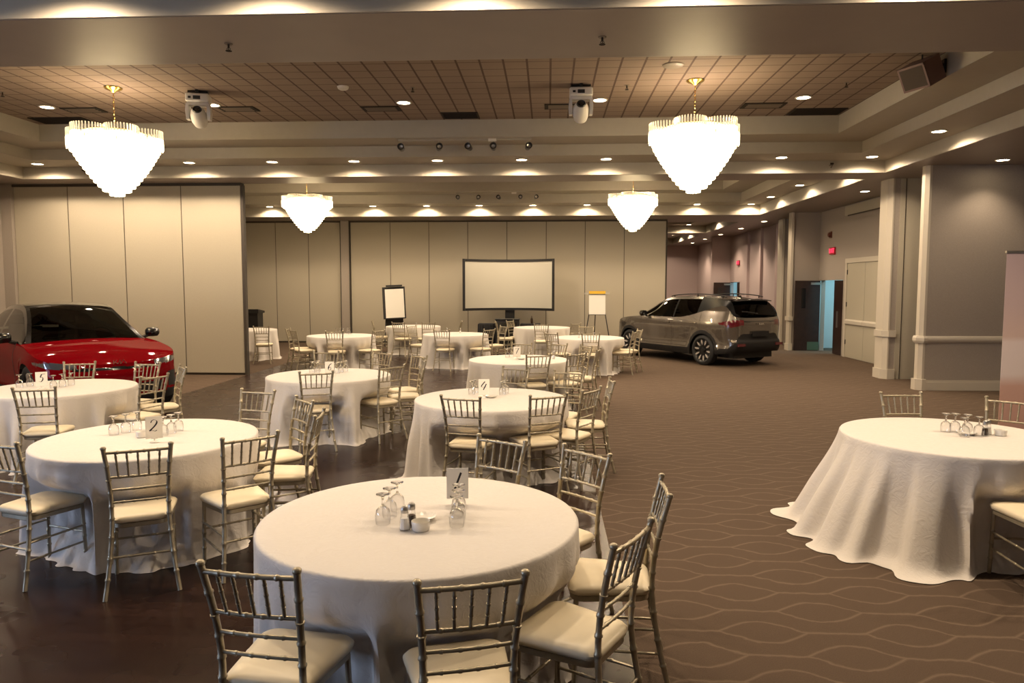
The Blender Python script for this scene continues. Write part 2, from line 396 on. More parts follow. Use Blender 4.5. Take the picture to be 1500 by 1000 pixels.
# lobby behind both doors
M['lobby'] = mat('lobby_wall', (.62,.66,.66), .7)
for y0, y1, n in ((18.9, 22.6, 1), (29.6, 33.2, 2)):
    b = MB(); b.box(10.2, 10.3, y0, y1, 0, 3); b.box(XW+.15, 10.2, y0-.1, y0, 0, 3); b.box(XW+.15, 10.2, y1, y1+.1, 0, 3); b.box(XW+.15, 10.2, y0, y1, 2.9, 3); struct('wall_lobby', b, M['lobby'])
M['kick'] = mat('plate_green_reflection', (.10,.16,.11), .35, metal=.5)  # green reflection low on the open leaf, painted as the plate's tint
def dark_doors(n, y0, y1, split):
    # fixed leaf, gap, and a second leaf swung open across the return wall
    b = MB(); b.box(XW+.02, XW+.07, y0, split, .01, 2.05); d = struct('door_%d' % n, b, M['door_dark'])
    b = MB(); b.box(XW+.0, XW+.02, split-.3, split-.24, .75, 1.2); b.build('push_bar', M['steel'], d)
    b = MB(); b.box(7.22, XW-.02, y1-.02, y1+.03, .01, 2.05); d = struct('door_%d' % (n+1), b, M['door_dark'])
    b = MB(); b.box(7.40, 7.52, y1-.024, y1-.02, 1.25, 1.83); b.build('vision_pane', M['gloss_black'], d)
    b = MB(); b.box(7.66, 7.96, y1-.05, y1-.02, 1.93, 2.0); b.build('door_closer', M['steel'], d)
    b = MB(); b.box(XW-.02, XW+.0, y1-.03, y1+.035, .01, 2.05); b.build('edge_strip', M['chrome'], d)
    b = MB(); b.box(7.60, 7.94, y1-.026, y1-.02, .02, .26); b.build('kick_plate', M['kick'], d)
dark_doors(1, 20.02, 21.62, 20.66)
dark_doors(3, 30.62, 32.1, 31.1)
# cream closet double door
b = MB(); b.box(XW-.03, XW, 17.40, 17.52, 0, 2.62); b.box(XW-.03, XW, 19.72, 19.84, 0, 2.62); b.box(XW-.035, XW, 17.40, 19.84, 2.5, 2.62); dd = struct('door_5', b, M['white_trim'])
for y0, y1 in ((17.53, 18.615), (18.63, 19.71)):
    b = MB(); b.box(XW-.018, XW+.0, y0, y1, .01, 2.49); b.build('door_leaf', M['door_white'], dd)
    b = MB(); b.loft([[(XW-.018, y0, .86), (XW-.06, y0, .90), (XW-.06, y0, .98), (XW-.018, y0, 1.02)], [(XW-.018, y1, .86), (XW-.06, y1, .90), (XW-.06, y1, .98), (XW-.018, y1, 1.02)]], True, True); b.build('rail', M['white_trim'], dd)
b = MB()
for z in (.35, 1.35, 2.2): b.box(XW-.03, XW-.017, 19.68, 19.72, z, z+.12)
b.build('hinge', M['black'], dd)
b = MB(); b.loft([[(XW, y, .86), (XW-.05, y, .90), (XW-.05, y, .98), (XW, y, 1.0)] for y in (15.5, 17.39)], True, True); struct('trim_11', b, M['white_trim'])
b = MB(); b.box(XW-.03, XW, 15.5, 17.39, 0, .16); struct('baseboard_second', b, M['white_trim'])

# partitions of hanging panels
def partition(name, y, xs, zt, side, th=.09):
    b = MB(); b.box(xs[0]-.03, xs[-1]+.03, y-.03, y+th+.03, zt, S); p = struct(name, b, M['seam'])
    b = MB(); b.box(xs[0], xs[-1], y+.02, y+th-.02, 0, .05); b.build('bottom_seal', M['seam'], p)
    for a, c in zip(xs, xs[1:]):
        b = MB(); g = .010; b.box(a+g, c-g, y, y+th, .05, zt); b.build('panel', M['panel'], p)
        b = MB(); b.box(c-g, c+g, y+.012, y+th-.012, .05, zt); b.build('seam', M['seam'], p)
    return p
p = partition('wall_partition', 15.03, [-11.37, -10.18, -8.97, -7.72, -6.44], 3.985, 1)
b = MB(); b.box(-6.44, -6.385, 15.02, 15.13, 0, 4.0); b.build('edge_seal', M['seam'], p)
b = MB(); b.box(XL, -11.37, 14.95, 15.2, 0, S); struct('wall_left_jamb', b, M['wall'])
partition('wall_far_partition', 23.9, [XL, -10.2, -9.09, -7.98, -6.90], 3.99, 1)
b = MB(); b.box(-6.88, -6.58, 23.82, 24.05, 0, S); struct('wall_far_post', b, M['wall'])
b = MB(); b.box(-6.89, -6.87, 23.8, 23.9, 0, S); b.box(-6.59, -6.56, 23.8, 23.9, 0, S); struct('trim_12', b, M['seam'])
p = partition('wall_far_partition_main', 23.9, [-6.56, -5.23, -3.94, -2.65, -1.36, -.07, 1.20, 2.47, 3.82], 3.99, 1)
b = MB(); b.box(3.82, 3.86, 23.89, 24.0, 0, 4.0); b.build('edge_seal', M['seam'], p)

M['window_pane'] = emitter('window_daylight', (.50,.66,1), 13.0)  # bluish glow for panes of assumed windows out of view
# ------------------------------------------------------------------ lights
WARM = (1, .775, .545)
def light(name, typ, loc, energy, parent=None, col=WARM, size=.06, spot=None, blend=.6, rot=None):
    k = 'L_%s_%s_%s_%s' % (typ, energy, size, spot)
    d = bpy.data.lights.get(k)
    if not d:
        d = bpy.data.lights.new(k, typ); d.energy = energy; d.color = col
        if typ in ('POINT', 'SPOT'): d.shadow_soft_size = size
        if spot: d.spot_size = radians(spot); d.spot_blend = blend
    o = bpy.data.objects.new(name, d); COL.objects.link(o); o.location = loc
    if rot: o.rotation_euler = rot
    if parent: o.parent = parent
    return o
b = MB(); b.lathe([(.098, -.012), (.122, -.012), (.124, -.003), (.120, .0), (.098, .0)], 24, cap=False); DL_RING = b.mesh('trim_ring', M['fixture_white'], 40)
b = MB(); b.lathe([(.0, -.006), (.099, -.006)], 24, cap=False); DL_LENS = b.mesh('lens', M['lamp'])
def downlight(x, y, z, label, group, power, cone):
    t = thing('recessed_downlight', label, 'ceiling light', (x, y, z), 0, group)
    link('trim_ring', DL_RING, t); link('lens', DL_LENS, t)
    light('lamp', 'SPOT', (0, 0, -.03), power, t, spot=cone, blend=(.5 if cone > 160 else .3) if cone > 120 else .7)
for n, x in enumerate((-9.96, -8.45, -6.93, -5.30, -3.71, -2.11, -.51, 1.08, 2.70, 4.31, 5.95)):
    downlight(x, 13.86, Z2, '%s recessed downlight from the left along the ledge above the near partition line' % ordinal(n), 'downlights above the near partition line', 175, 163)
for n, y in enumerate((9.1, 11.67)):
    downlight(6.0, y, Z2, '%s recessed downlight on the sloping right ledge of the near tiled ceiling bay' % ('nearer', 'farther')[n], 'downlights on the right ledge of the near bay', 95, 155)
for y in (9.1, 11.67):
    downlight(-10.2, y, Z2, 'recessed downlight on the left ledge of the near tiled ceiling bay', 'downlights on the left ledge of the near bay', 95, 155)
for n, x in enumerate((-8.08, -5.35, -2.28, .79, 3.89)):
    downlight(x, 11.53, ZC, '%s recessed downlight from the left in the near tiled ceiling' % ordinal(n), 'downlights in the near tiled ceiling', 75, 95)
for n, x in enumerate((-8.6, -7.0, -5.38, -3.72, -2.11, -.47, 1.16, 2.8, 4.45, 6.05)):
    downlight(x, 22.2, 4.34, '%s recessed downlight from the left along the ledge above the far wall' % ordinal(n), 'downlights above the far wall', 75, 155)
for n, y in enumerate((15.94, 18.16, 20.46)):
    downlight(6.1, y, 4.34, '%s recessed downlight from the camera along the right ledge of the far bay' % ordinal(n), 'downlights on the right ledge of the far bay', 75, 155)
for n, x in enumerate((-7.4, -4.6, -1.9, .8, 3.6)):  # assumed lamps, hidden from view, set strong to brighten the far wall
    downlight(x, 19.0, 4.88, 'assumed recessed downlight hidden in the far tiled ceiling', 'assumed downlights in the far tiled ceiling', 290, 158)
for x, y, w in ((7.74, 12.95, 'in the soffit right of the near bay, above the blank wall'), (7.18, 17.03, 'in the soffit above the cream double door'), (7.17, 24.7, 'in the soffit at the mouth of the back room'),
                (7.17, 27.6, 'second in the soffit row along the back room wall'), (7.17, 30.8, 'third in the soffit row along the back room wall'), (7.17, 33.8, 'fourth in the soffit row along the back room wall'), (7.17, 36.7, 'last in the soffit row along the back room wall')):
    downlight(x, y, S, 'recessed downlight %s' % w, 'soffit downlights on the right side', 60 if y < 24 else 120, 110)
for x, y, w in ((6.1, 27.75, 'on the right ledge of the back room ceiling'), (5.6, 29.5, 'at the corner of the back room ceiling ledge'), (4.2, 29.5, 'on the cross ledge of the back room ceiling'), (6.1, 33.2, 'on the right ledge of the farthest ceiling bay'), (6.0, 35.5, 'on the right ledge at the end of the farthest ceiling bay'), (5.2, 37.2, 'on the cross ledge of the farthest ceiling bay')):
    downlight(x, y, 4.34, 'recessed downlight %s' % w, 'downlights of the back room', 150, 155)
for n, x in enumerate((-9.9, -8.4, -6.9, -5.3, -3.75, -2.2, -.58, 1.09, 2.8, 4.4, 5.9)):  # assumed out of view, read off the pools of light on the beam
    downlight(x, 5.40, Z2, 'recessed downlight above the frame, washing the face of the near beam', 'downlights on the near side of the beam', 175, 163)
for y in (10.0, 7.0, 4.0):  # unseen lamps added to light the banner from above
    downlight(7.74, y, S, 'added recessed downlight in the right soffit beside the near bay, out of the frame', 'added right soffit downlights out of frame', 42, 110)
# assumed unseen windows in the left wall; added glowing panes cast cool bluish fill
for n, y in enumerate((-3.6, -1.2, 1.2)):
    b = MB(); b.box(XL, XL+.05, y-.95, y+.95, .85, .95); b.box(XL, XL+.05, y-.95, y+.95, 2.95, 3.05); b.box(XL, XL+.05, y-.95, y-.85, .95, 2.95); b.box(XL, XL+.05, y+.85, y+.95, .95, 2.95); b.box(XL, XL+.05, y-.03, y+.03, .95, 2.95)
    wd = struct('window_%d' % (n+1), b, M['white_trim'])
    b = MB(); b.box(XL+.005, XL+.012, y-.85, y+.85, .95, 2.95); b.build('pane', M['window_pane'], wd)
for x, y in ((-5.35, 1.5), (-2.28, 1.5), (.79, 1.5), (3.89, 1.5), (-2.28, -2.2), (.79, -2.2)):  # unseen lamps added to light the nearest tables
    downlight(x, y, ZC, 'added recessed downlight in the ceiling bay above the camera', 'added downlights above the camera', 60, 95)
for y0, col, e in ((20.7, (.45, .86, 1), 55), (31.4, (.45, .86, 1), 40)):
    d = bpy.data.lights.new('lobby_daylight', 'AREA'); d.energy = e; d.color = col; d.size = 1.6  # unseen area lamps, added for the cyan light seen through the door gaps
    o = bpy.data.objects.new('lobby_daylight', d); COL.objects.link(o); o.location = (9.2, y0, 2.85)

# ------------------------------------------------------------------ chandeliers
def chandelier(loc, drop, label):
    t = thing('chandelier', label, 'chandelier', loc, 0, 'crystal chandeliers')
    return t
def rods(mb, pts, z0, z1, r=.011):
    for x, y in pts:
        n = 5
        mb.loft([[(x + q*cos(2*pi*k/n), y + q*sin(2*pi*k/n), z) for k in range(n)] for q, z in ((r*.5, z0), (r, z0+.012), (r, z1-.01), (r*.6, z1))], True, True)
CH = {}
b = MB(); b.lathe([(.0,.0),(.115,.0),(.125,-.012),(.105,-.03),(.05,-.05),(.02,-.075),(0,-.075)], 24); CH['canopy'] = b.mesh('canopy', M['brass'], 40)
def chain_mesh(L):
    b = MB(); n = max(2, int(L/.042))
    for i in range(n):
        z = -.075 - L*(i+.5)/n; pts = []
        for k in range(10):
            a = 2*pi*k/10; px, pz = .011*cos(a), .028*sin(a)
            pts.append((px, 0, z+pz) if i % 2 else (0, px, z+pz))
        pts.append(pts[0]); b.tube(pts, .0035, 5, False)
    return b.mesh('chain', M['brass'], 60)
# crown: six scalloped clusters of rods, then stepped tiers narrowing to a rounded tip
H0 = -.61                    # top of the rods below the ceiling
lobes = []
for k in range(6):
    a0 = 2*pi*k/6; cx, cy = .435*cos(a0), .435*sin(a0); b = MB(); c = MB(); R = .212
    n = 23
    for i in range(n):
        a = a0 - 2.1 + 4.2*i/(n-1); x, y = cx + R*cos(a), cy + R*sin(a)
        rods(b, [(x, y)], H0-.12, H0)
        rods(c, [(x, y)], H0-.29+.04*(i % 2), H0-.12, .012)
        if i % 2: rods(c, [(cx + .8*R*cos(a), cy + .8*R*sin(a))], H0-.33, H0-.14, .012)
    lobes.append((b.mesh('rod_cluster', M['rod_clear'], 60), c.mesh('lit_rod_cluster', M['rod_lit'], 60)))
tiers = []
nt_ = 11
for i in range(nt_):
    u = i/(nt_-1); r = table([(0,.56),(.27,.47),(.54,.36),(.75,.265),(.9,.18),(1,.09)], u); z1 = H0 - .22 - .060*i; b = MB(); n = max(8, int(2*pi*r/.034))
    rods(b, [(r*cos(2*pi*(k+.5*(i % 2))/n), r*sin(2*pi*(k+.5*(i % 2))/n)) for k in range(n)], z1-.13, z1, .013)
    if i == nt_-1: rods(b, [(.04*cos(2*pi*k/5), .04*sin(2*pi*k/5)) for k in range(5)], z1-.14, z1, .013)
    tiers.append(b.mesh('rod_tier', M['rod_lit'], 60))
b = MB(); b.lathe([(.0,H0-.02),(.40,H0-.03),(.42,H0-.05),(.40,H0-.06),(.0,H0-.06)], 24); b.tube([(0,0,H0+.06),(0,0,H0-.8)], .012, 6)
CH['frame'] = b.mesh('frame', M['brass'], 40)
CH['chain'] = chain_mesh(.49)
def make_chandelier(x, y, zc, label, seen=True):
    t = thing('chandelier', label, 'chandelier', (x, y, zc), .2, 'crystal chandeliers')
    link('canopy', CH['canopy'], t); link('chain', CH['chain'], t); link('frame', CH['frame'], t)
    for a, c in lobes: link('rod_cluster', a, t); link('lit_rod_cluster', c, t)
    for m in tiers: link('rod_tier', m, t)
    light('bulb', 'POINT', (0, 0, H0+.08), 30, t, size=.08)  # unseen bulb, added for the glow on the ceiling round the canopy
make_chandelier(-6.33, 10.47, ZC, 'large lit crystal chandelier at upper left, hanging over table 5')
make_chandelier(2.05, 10.51, ZC, 'large lit crystal chandelier at upper right, over the open carpet')
make_chandelier(-6.42, 19.2, 4.88, 'small-looking lit crystal chandelier beyond the partition edge, at left')
make_chandelier(2.2, 19.2, 4.88, 'small-looking lit crystal chandelier beyond the large right one, above the grey car')
# ================================================================== chiavari chairs
# local frame: seat centre over the origin, facing +y
def bamboo(mb, path, r, rings, n=7):
    # path sampled finely; a small swelling at every ring position (fraction of length)
    P = [Vector(p) for p in path]; L = [0]
    for a, c in zip(P, P[1:]): L.append(L[-1] + (c-a).length)
    T = L[-1]
    def at(f):
        d = f*T
        for i in range(len(P)-1):
            if d <= L[i+1] + 1e-9: return P[i].lerp(P[i+1], (d-L[i])/(L[i+1]-L[i]))
        return P[-1]
    fs = [(0, r), (1, r)] + [(k/14, r) for k in range(1, 14)]
    for f in rings:
        e = .007/T
        fs += [(f-e*1.3, r), (f-e*.5, r*1.28), (f+e*.5, r*1.28), (f+e*1.3, r)]
    fs = sorted(x for x in fs if 0 <= x[0] <= 1)
    out = []
    for f in fs:
        if not out or f[0]-out[-1][0] > 1e-4: out.append(f)
    mb.tube([at(f) for f, _ in out], [q for _, q in out], n)
def post_pt(side, z):
    y = smooth_table([(0,-.275),(.2,-.225),(.45,-.19),(.6,-.195),(.75,-.22),(.92,-.262)], z)
    x = smooth_table([(0,.205),(.2,.178),(.45,.158),(.6,.158),(.75,.166),(.92,.182)], z)
    return (side*x, y, z)
def back_y(z): return post_pt(1, z)[1]
CHP = []   # (part name, mesh)
b = MB()   # cushion: rounded trapezoid pad
def seat_outline(e, n=6):
    c = [(.195-e, .20-e), (-.195+e, .20-e), (-.165+e, -.185+e), (.165-e, -.185+e)]; r = .06; pts = []
    for (x, y), a0 in zip(c, (0, pi/2, pi, 1.5*pi)):
        sx, sy = (1 if x > 0 else -1), (1 if y > 0 else -1)
        for k in range(n+1):
            a = a0 + pi/2*k/n; pts.append((x - sx*r + r*cos(a), y - sy*r + r*sin(a)))
    return pts
b.loft([[(x, y, z) for x, y in seat_outline(e)] for z, e in ((.435,.012),(.440,.0),(.462,-.006),(.476,.004),(.484,.03),(.488,.09))], True, True)
CHP.append(('seat', b.mesh('seat', M['cushion'], 60)))
b = MB(); b.loft([[(x, y, z) for x, y in seat_outline(e)] for z, e in ((.405,.012),(.410,.006),(.434,.006))], True, True)
CHP.append(('seat_frame', b.mesh('seat_frame', M['chair'], 40)))
for s in (-1, 1):
    b = MB(); bamboo(b, [post_pt(s, .92*k/16) for k in range(17)], .0135, (.13,.26,.40,.52,.60,.69,.78,.88)); 
    p = post_pt(s, .92); b.lathe([(.0135,0),(.0165,.004),(.0165,.014),(.010,.020),(0,.021)], 8, (p[0], p[1], p[2]-.004))
    CHP.append(('back_leg', b.mesh('back_leg', M['chair'], 60)))
    b = MB(); bamboo(b, [(s*.168, .165, .41), (s*.172, .170, .2), (s*.176, .172, 0)], .0125, (.3,.5,.75)); CHP.append(('front_leg', b.mesh('front_leg', M['chair'], 60)))
def cross(z, r, rings=(.2,.4,.6,.8), bow=.0):
    a, c = post_pt(-1, z), post_pt(1, z); b = MB()
    bamboo(b, [(lerp(a[0], c[0], t), a[1] - bow*sin(pi*t), z) for t in [k/8 for k in range(9)]], r, rings); return b
CHP.append(('top_rail', cross(.895, .0095, bow=.012).mesh('top_rail', M['chair'], 60)))
CHP.append(('spindle_rail', cross(.735, .008, bow=.010).mesh('spindle_rail', M['chair'], 60)))
CHP.append(('back_rail', cross(.655, .0075, bow=.008).mesh('back_rail', M['chair'], 60)))
CHP.append(('back_rail', cross(.575, .0075, bow=.006).mesh('back_rail', M['chair'], 60)))
for k in range(5):
    t = (k+1)/6; b = MB(); xa = lerp(-.166, .166, t); xc = lerp(-.180, .180, t); w = sin(pi*t)
    bamboo(b, [(xa, back_y(.735)-.010*w, .735), (xc, back_y(.895)-.012*w, .895)], .0068, (.3,.55,.8), 6); CHP.append(('spindle', b.mesh('spindle', M['chair'], 60)))
for s in (-1, 1):
    for z in (.17, .28):
        q = post_pt(s, z); b = MB(); bamboo(b, [(q[0], q[1], z), (s*.173, .17, z)], .0075, (.3,.7), 6); CHP.append(('side_stretcher', b.mesh('side_stretcher', M['chair'], 60)))
b = MB(); bamboo(b, [(-.172, .171, .235), (.172, .171, .235)], .0075, (.3,.7), 6); CHP.append(('front_stretcher', b.mesh('front_stretcher', M['chair'], 60)))
CHP.append(('rear_stretcher', cross(.24, .0075, (.3,.7)).mesh('rear_stretcher', M['chair'], 60)))
CHAIRS = [
('1',-0.99,2.63,-8,'on the near left side of table one'),
('1',-0.32,2.57,16,'seen from behind at the near side of table one, right of another'),
('1',0.11,2.92,60,'turned sideways at the near right of table one'),
('1',0.31,3.49,87,'seen almost edge-on at the right side of table one'),
('1',0.04,4.04,134,'behind the right edge of table one, facing the camera'),
('1',-0.43,4.30,148,'behind table one, right of its number card'),
('2',-3.34,4.52,-18,'cut by the left frame edge at table two'),
('2',-2.59,4.42,27,'seen from behind at the middle near side of table two'),
('2',-2.10,4.72,44,'at the near right of table two'),
('2',-2.00,5.36,97,'nearer of two at the right side of table two'),
('2',-2.28,5.88,131,'farther of two at the right side of table two'),
('2',-2.76,6.29,164,'behind the far right edge of table two'),
('5',-4.95,6.84,16,'seen from behind at the near side of table five'),
('5',-5.88,8.61,-166,'behind table five in front of the red car'),
('5',-5.10,8.60,169,'at the far right of table five before the red bumper'),
('5',-4.50,7.66,72,'at the right of table five, nearest to table two'),
('5',-4.60,8.30,128,'seen edge-on right of table five, near the car wheel'),
('6',-2.71,8.23,23,'seen from behind at the near side of table six'),
('6',-2.08,8.81,48,'at the near right of table six'),
('6',-1.98,9.82,135,'at the right of table six, left of an overlapping pair'),
('6',-1.87,9.29,106,'at the right of table six, right of an overlapping pair'),
('6',-2.55,10.25,151,'behind the right end of table six'),
('6',-3.27,10.28,-177,'behind table six, partly hidden by the number card'),
('4',-0.70,6.50,-14,'at the near left of table four'),
('4',-0.11,6.62,27,'at the near right of table four'),
('4',0.19,6.91,59,'at the right of table four, nearer of two'),
('4',0.40,7.45,92,'seen edge-on at the right of table four'),
('4',0.14,7.96,157,'behind the right end of table four'),
('4',-0.50,8.31,152,'behind table four, right of its number card'),
('7',-0.22,10.42,20,'seen from behind at the near side of table seven'),
('7',0.25,10.61,41,'at the near right of table seven'),
('7',0.53,11.26,78,'seen edge-on at the right of table seven'),
('7',0.39,11.65,117,'at the far right of table seven'),
('7',0.01,12.03,137,'behind the right end of table seven'),
('7',-0.53,12.02,161,'behind table seven, right behind its number card'),
('F',0.88,15.11,-1,'seen from behind, near side of the table by the grey car'),
('F',1.62,15.70,69,'at the near right of the table by the grey car'),
('F',1.80,16.25,100,'seen edge-on, nearest the front wheel of the grey car'),
('F',0.23,15.22,-41,'at the left of the table by the grey car'),
('F',0.92,17.35,178,'behind the table by the grey car, below the flip chart'),
('E',-0.17,18.75,0,'at the near side of the table right of the screen stand'),
('E',0.55,19.20,45,'at the right of the table right of the screen stand'),
('E',-0.85,20.25,-120,'at the back left of the table right of the screen stand'),
('E',-1.17,19.74,-81,'turned sideways left of the table right of the screen stand'),
('D',-2.33,16.18,-6,'seen from behind at the near side of the table before the screen'),
('D',-1.52,16.40,51,'at the near right of the table before the screen'),
('D',-1.30,17.43,121,'turned left at the right end of the table before the screen'),
('D',-2.65,19.90,90,'behind the table before the screen'),
('D',-3.11,17.40,-118,'at the left end of the table before the screen'),
('C',-3.95,19.45,-14,'at the near left of the table below the black-framed flip chart'),
('C',-3.31,19.39,29,'at the near right of the table below the black-framed flip chart'),
('C',-4.68,20.15,-80,'left of the table below the black-framed flip chart'),
('B',-4.62,15.53,10,'seen from behind at the far table with small glasses'),
('B',-3.95,15.88,59,'at the near right of the far table with small glasses'),
('B',-5.42,15.85,-51,'at the near left of the far table with small glasses'),
('B',-5.69,16.29,-86,'at the far left of the far table with small glasses'),
('A',-7.00,17.45,12,'beside the partition edge at the half-hidden table'),
('R',3.22,6.43,-177,'behind the right-hand table, at its left'),
('R',3.79,6.15,138,'behind the right-hand table, in front of the banner'),
('R',3.09,4.63,-2,'at the near side of the right-hand table, cut by the frame'),
]
GNAME = {'1':'table one','2':'table two','4':'table four','5':'table five','6':'table six','7':'table seven','A':'the half-hidden far table','B':'the far left table','C':'the farthest left table','D':'the table before the screen','E':'the farthest right table','F':'the table by the grey car','R':'the right-hand table'}
def make_chair(x, y, rz, label, group):
    t = thing('chiavari_chair', label, 'chair', (x, y, .004), rz, group)
    for n, me in CHP: link(n, me, t)
    return t
chair0 = None
for tb, x, y, r, lab in CHAIRS:
    lb, g = 'champagne chiavari chair %s' % lab, 'chiavari chairs around ' + GNAME[tb]
    zf = .004 if (-6.4 < x < .45 and y < 20.6) else 0
    if chair0 is None: chair0 = make_chair(x, y, radians(r), lb, g)
    else:
        c = dup(chair0, (x, y, zf), radians(r), lb, g)

# ================================================================== tables under cloths
TABLES = {'1':(-.62,3.44),'2':(-2.98,5.21),'6':(-2.78,9.02),'4':(-.57,7.22),'7':(-.45,11.12),'B':(-4.74,16.36),'D':(-2.18,16.98),'F':(.90,15.99),'R':(3.05,5.57),'5':(-5.43,7.75),'A':(-7.87,18.5),'C':(-3.81,20.3),'E':(-.17,19.9)}
TZ = .76
def tablecloth(key, flare=None, puddle=.04):
    cx, cy = TABLES[key]; rnd = random.Random('cloth' + key); R = .765
    near = key in '12R456'
    na, nr = (288, 26) if near else (160, 16)
    z0 = 0.006
    ph = [rnd.uniform(0, 2*pi) for _ in range(6)]; fr = [9, 14, 19, 6, 25, 3]; am = [.8, .9, .85, .45, .55, .35]
    # the cloth is pushed in by every seat tucked against it: nearest hit of a ray with the seat's outline
    lim = [9.0]*na
    for tb, x, y, r, _ in CHAIRS:
        if hypot(x-cx, y-cy) > 1.3: continue
        c, q = cos(radians(r)), sin(radians(r))
        P = [(x + u*c - v*q - cx, y + u*q + v*c - cy) for u, v in ((-.215,.225),(.215,.225),(.215,-.2),(-.215,-.2))]
        for (ax, ay), (bx, by) in zip(P, P[1:]+P[:1]):
            for k in range(25):
                px, py = lerp(ax, bx, k/24), lerp(ay, by, k/24); jj = int(round(atan2(py, px)/(2*pi)*na)) % na
                lim[jj] = min(lim[jj], hypot(px, py) - .012)
    full = lim[:]
    for jj in range(na):
        if full[jj] < R + .1:
            for k in range(-na//6, na//6+1):
                d = abs(k)*2*pi/na*R; m = (jj+k) % na; lim[m] = min(lim[m], full[jj] + (4.0 if key == 'R' else 1.9)*max(0, d-.03))
    def fold(a):
        v = sum(m*sin(f*a + p + .9*sin(2*a+p)) for m, f, p in zip(am, fr, ph)); return math.tanh(v*1.1)
    rings = []
    for k in range(7):
        r = R*(k/7.0)**.8 if k else 0.001
        rings.append([(r*cos(2*pi*j/na), r*sin(2*pi*j/na), TZ + .004) for j in range(na)])
    for q, z in ((.985, TZ+.004), (1.0, TZ+.001), (1.008, TZ-.008)):
        rings.append([(R*q*cos(2*pi*j/na), R*q*sin(2*pi*j/na), z) for j in range(na)])
    tot = TZ - .008
    for i in range(1, nr+1):
        t = i/nr; ring = []
        z = max(z0, TZ - .012 - (tot)*min(1, t*1.04))
        for j in range(na):
            a = 2*pi*j/na; f = fold(a)
            base = (flare(a) if flare else .79 + .02*sin(3*a+ph[0])) - R
            r = R*1.008 + base*t**1.2 + .080*f*sstep(-.06, .6, t)*(.45+.55*t)
            w_ = sstep(.16, .40, t)*(1 - .45*sstep(.62, .95, t)); L_ = max(.40, lim[j]) - .022*(1 + f)*sstep(.2, .6, t)
            if L_ < r: r = lerp(r, L_, w_)
            zz = z
            if t > .86:
                s = (t-.86)/.14; r += puddle*s*s*(.8+.55*sin(5*a+ph[1])+.3*sin(8*a+ph[2])); zz = max(z0 + .010*(1-s)+.012*max(0, f)*(1-s), z)
            ring.append((r*cos(a), r*sin(a), zz))
        rings.append(ring)
    b = MB(); b.loft(rings, True, False)
    o = b.build('tablecloth', M['cloth'], None, 80); o.location = (cx, cy, 0); return o
b = MB(); b.lathe([(0, TZ-.025), (.745, TZ-.025), (.745, TZ), (0, TZ)], 40); TT = b.mesh('tabletop', M['dark_trim'], 30)
LEGS = []
for k in range(4):
    a = pi/4 + k*pi/2; b = MB(); b.tube([(.42*cos(a), .42*sin(a), TZ-.025), (.40*cos(a), .40*sin(a), .01)], .014, 8); LEGS.append(b.mesh('leg', M['steel'], 60))
WHERE = {'1':'nearest to the camera, with the number one card','2':'with the number two card, left of table one','4':'with the number four card, behind table one','5':'with the number five card, before the red car','6':'with the number six card, behind table two','7':'with the number seven card, behind table four',
 'A':'half hidden by the near partition edge','B':'far back at left, set with five small glasses','C':'farthest back, below the black-framed flip chart','D':'far back, before the projection screen','E':'farthest back, right of the black screen stand','F':'far back, beside the front of the grey car','R':'at right on the carpet, cut by the frame'}
for k, (cx, cy) in TABLES.items():
    fl = None; pu = .04
    if k == 'R':
        fl = lambda a: table([(-pi,1.10),(-2.4,1.06),(-1.9,.95),(-1.3,.80),(0,.80),(1.2,.85),(2.2,.95),(2.6,1.08),(pi,1.10)], (a+pi) % (2*pi) - pi); pu = .075
    c = tablecloth(k, fl, pu)
    tag(c, 'ivory tablecloth on the round table %s' % WHERE[k], 'tablecloth', 'ivory tablecloths')
    t = thing('round_table', 'round table under the ivory cloth %s' % WHERE[k], 'table', (cx, cy, 0), 0, 'round banquet tables')
    link('tabletop', TT, t)
    for m in LEGS: link('leg', m, t)

# ================================================================== things on the tables
ZT = TZ + .005
def both(name, mb, m, sm=60): return mb.mesh(name, m, sm)
b = MB(); b.lathe([(.0335,0),(.0365,.02),(.037,.045),(.032,.068),(.018,.082),(.007,.088)], 20, cap=False); b.lathe([(.032,.0),(.035,.02),(.0355,.045),(.0305,.066),(.016,.079),(0,.083)], 20, cap=False)
b.loft([[(r*cos(2*pi*k/20), r*sin(2*pi*k/20), 0) for k in range(20)] for r in (.0335,.032)]); GOB = b.mesh('bowl', M['glass'], 70)
b = MB(); b.lathe([(0,.084),(.007,.0885),(.005,.105),(.006,.128),(.014,.135),(.031,.141),(.032,.1435),(.0,.1435)], 18, cap=False); GST = b.mesh('stem_and_foot', M['solid_glass'], 70)
def goblets(pts, where, g):
    for x, y in pts:
        o = thing('stem_glass', 'upturned clear stem glass in the cluster %s' % where, 'glass', (x, y, ZT), 0, g); link('bowl', GOB, o); link('stem_and_foot', GST, o)
b = MB(); b.lathe([(0,0),(.021,0),(.022,.006),(.017,.04),(.0135,.062),(.013,.064)], 8, cap=False); SH_G = b.mesh('glass_body', M['glass'], 20)
b = MB(); b.lathe([(0,.004),(.0185,.004),(.0145,.042),(0,.042)], 8); SH_S = b.mesh('salt_fill', M['salt'], 20); 
b = MB(); b.lathe([(0,.004),(.0185,.004),(.0145,.042),(0,.042)], 8); SH_P = b.mesh('pepper_fill', M['pepper'], 20)
b = MB(); b.lathe([(.0142,.062),(.0150,.066),(.0145,.080),(.009,.088),(0,.089)], 14); SH_C = b.mesh('cap', M['steel'], 60)
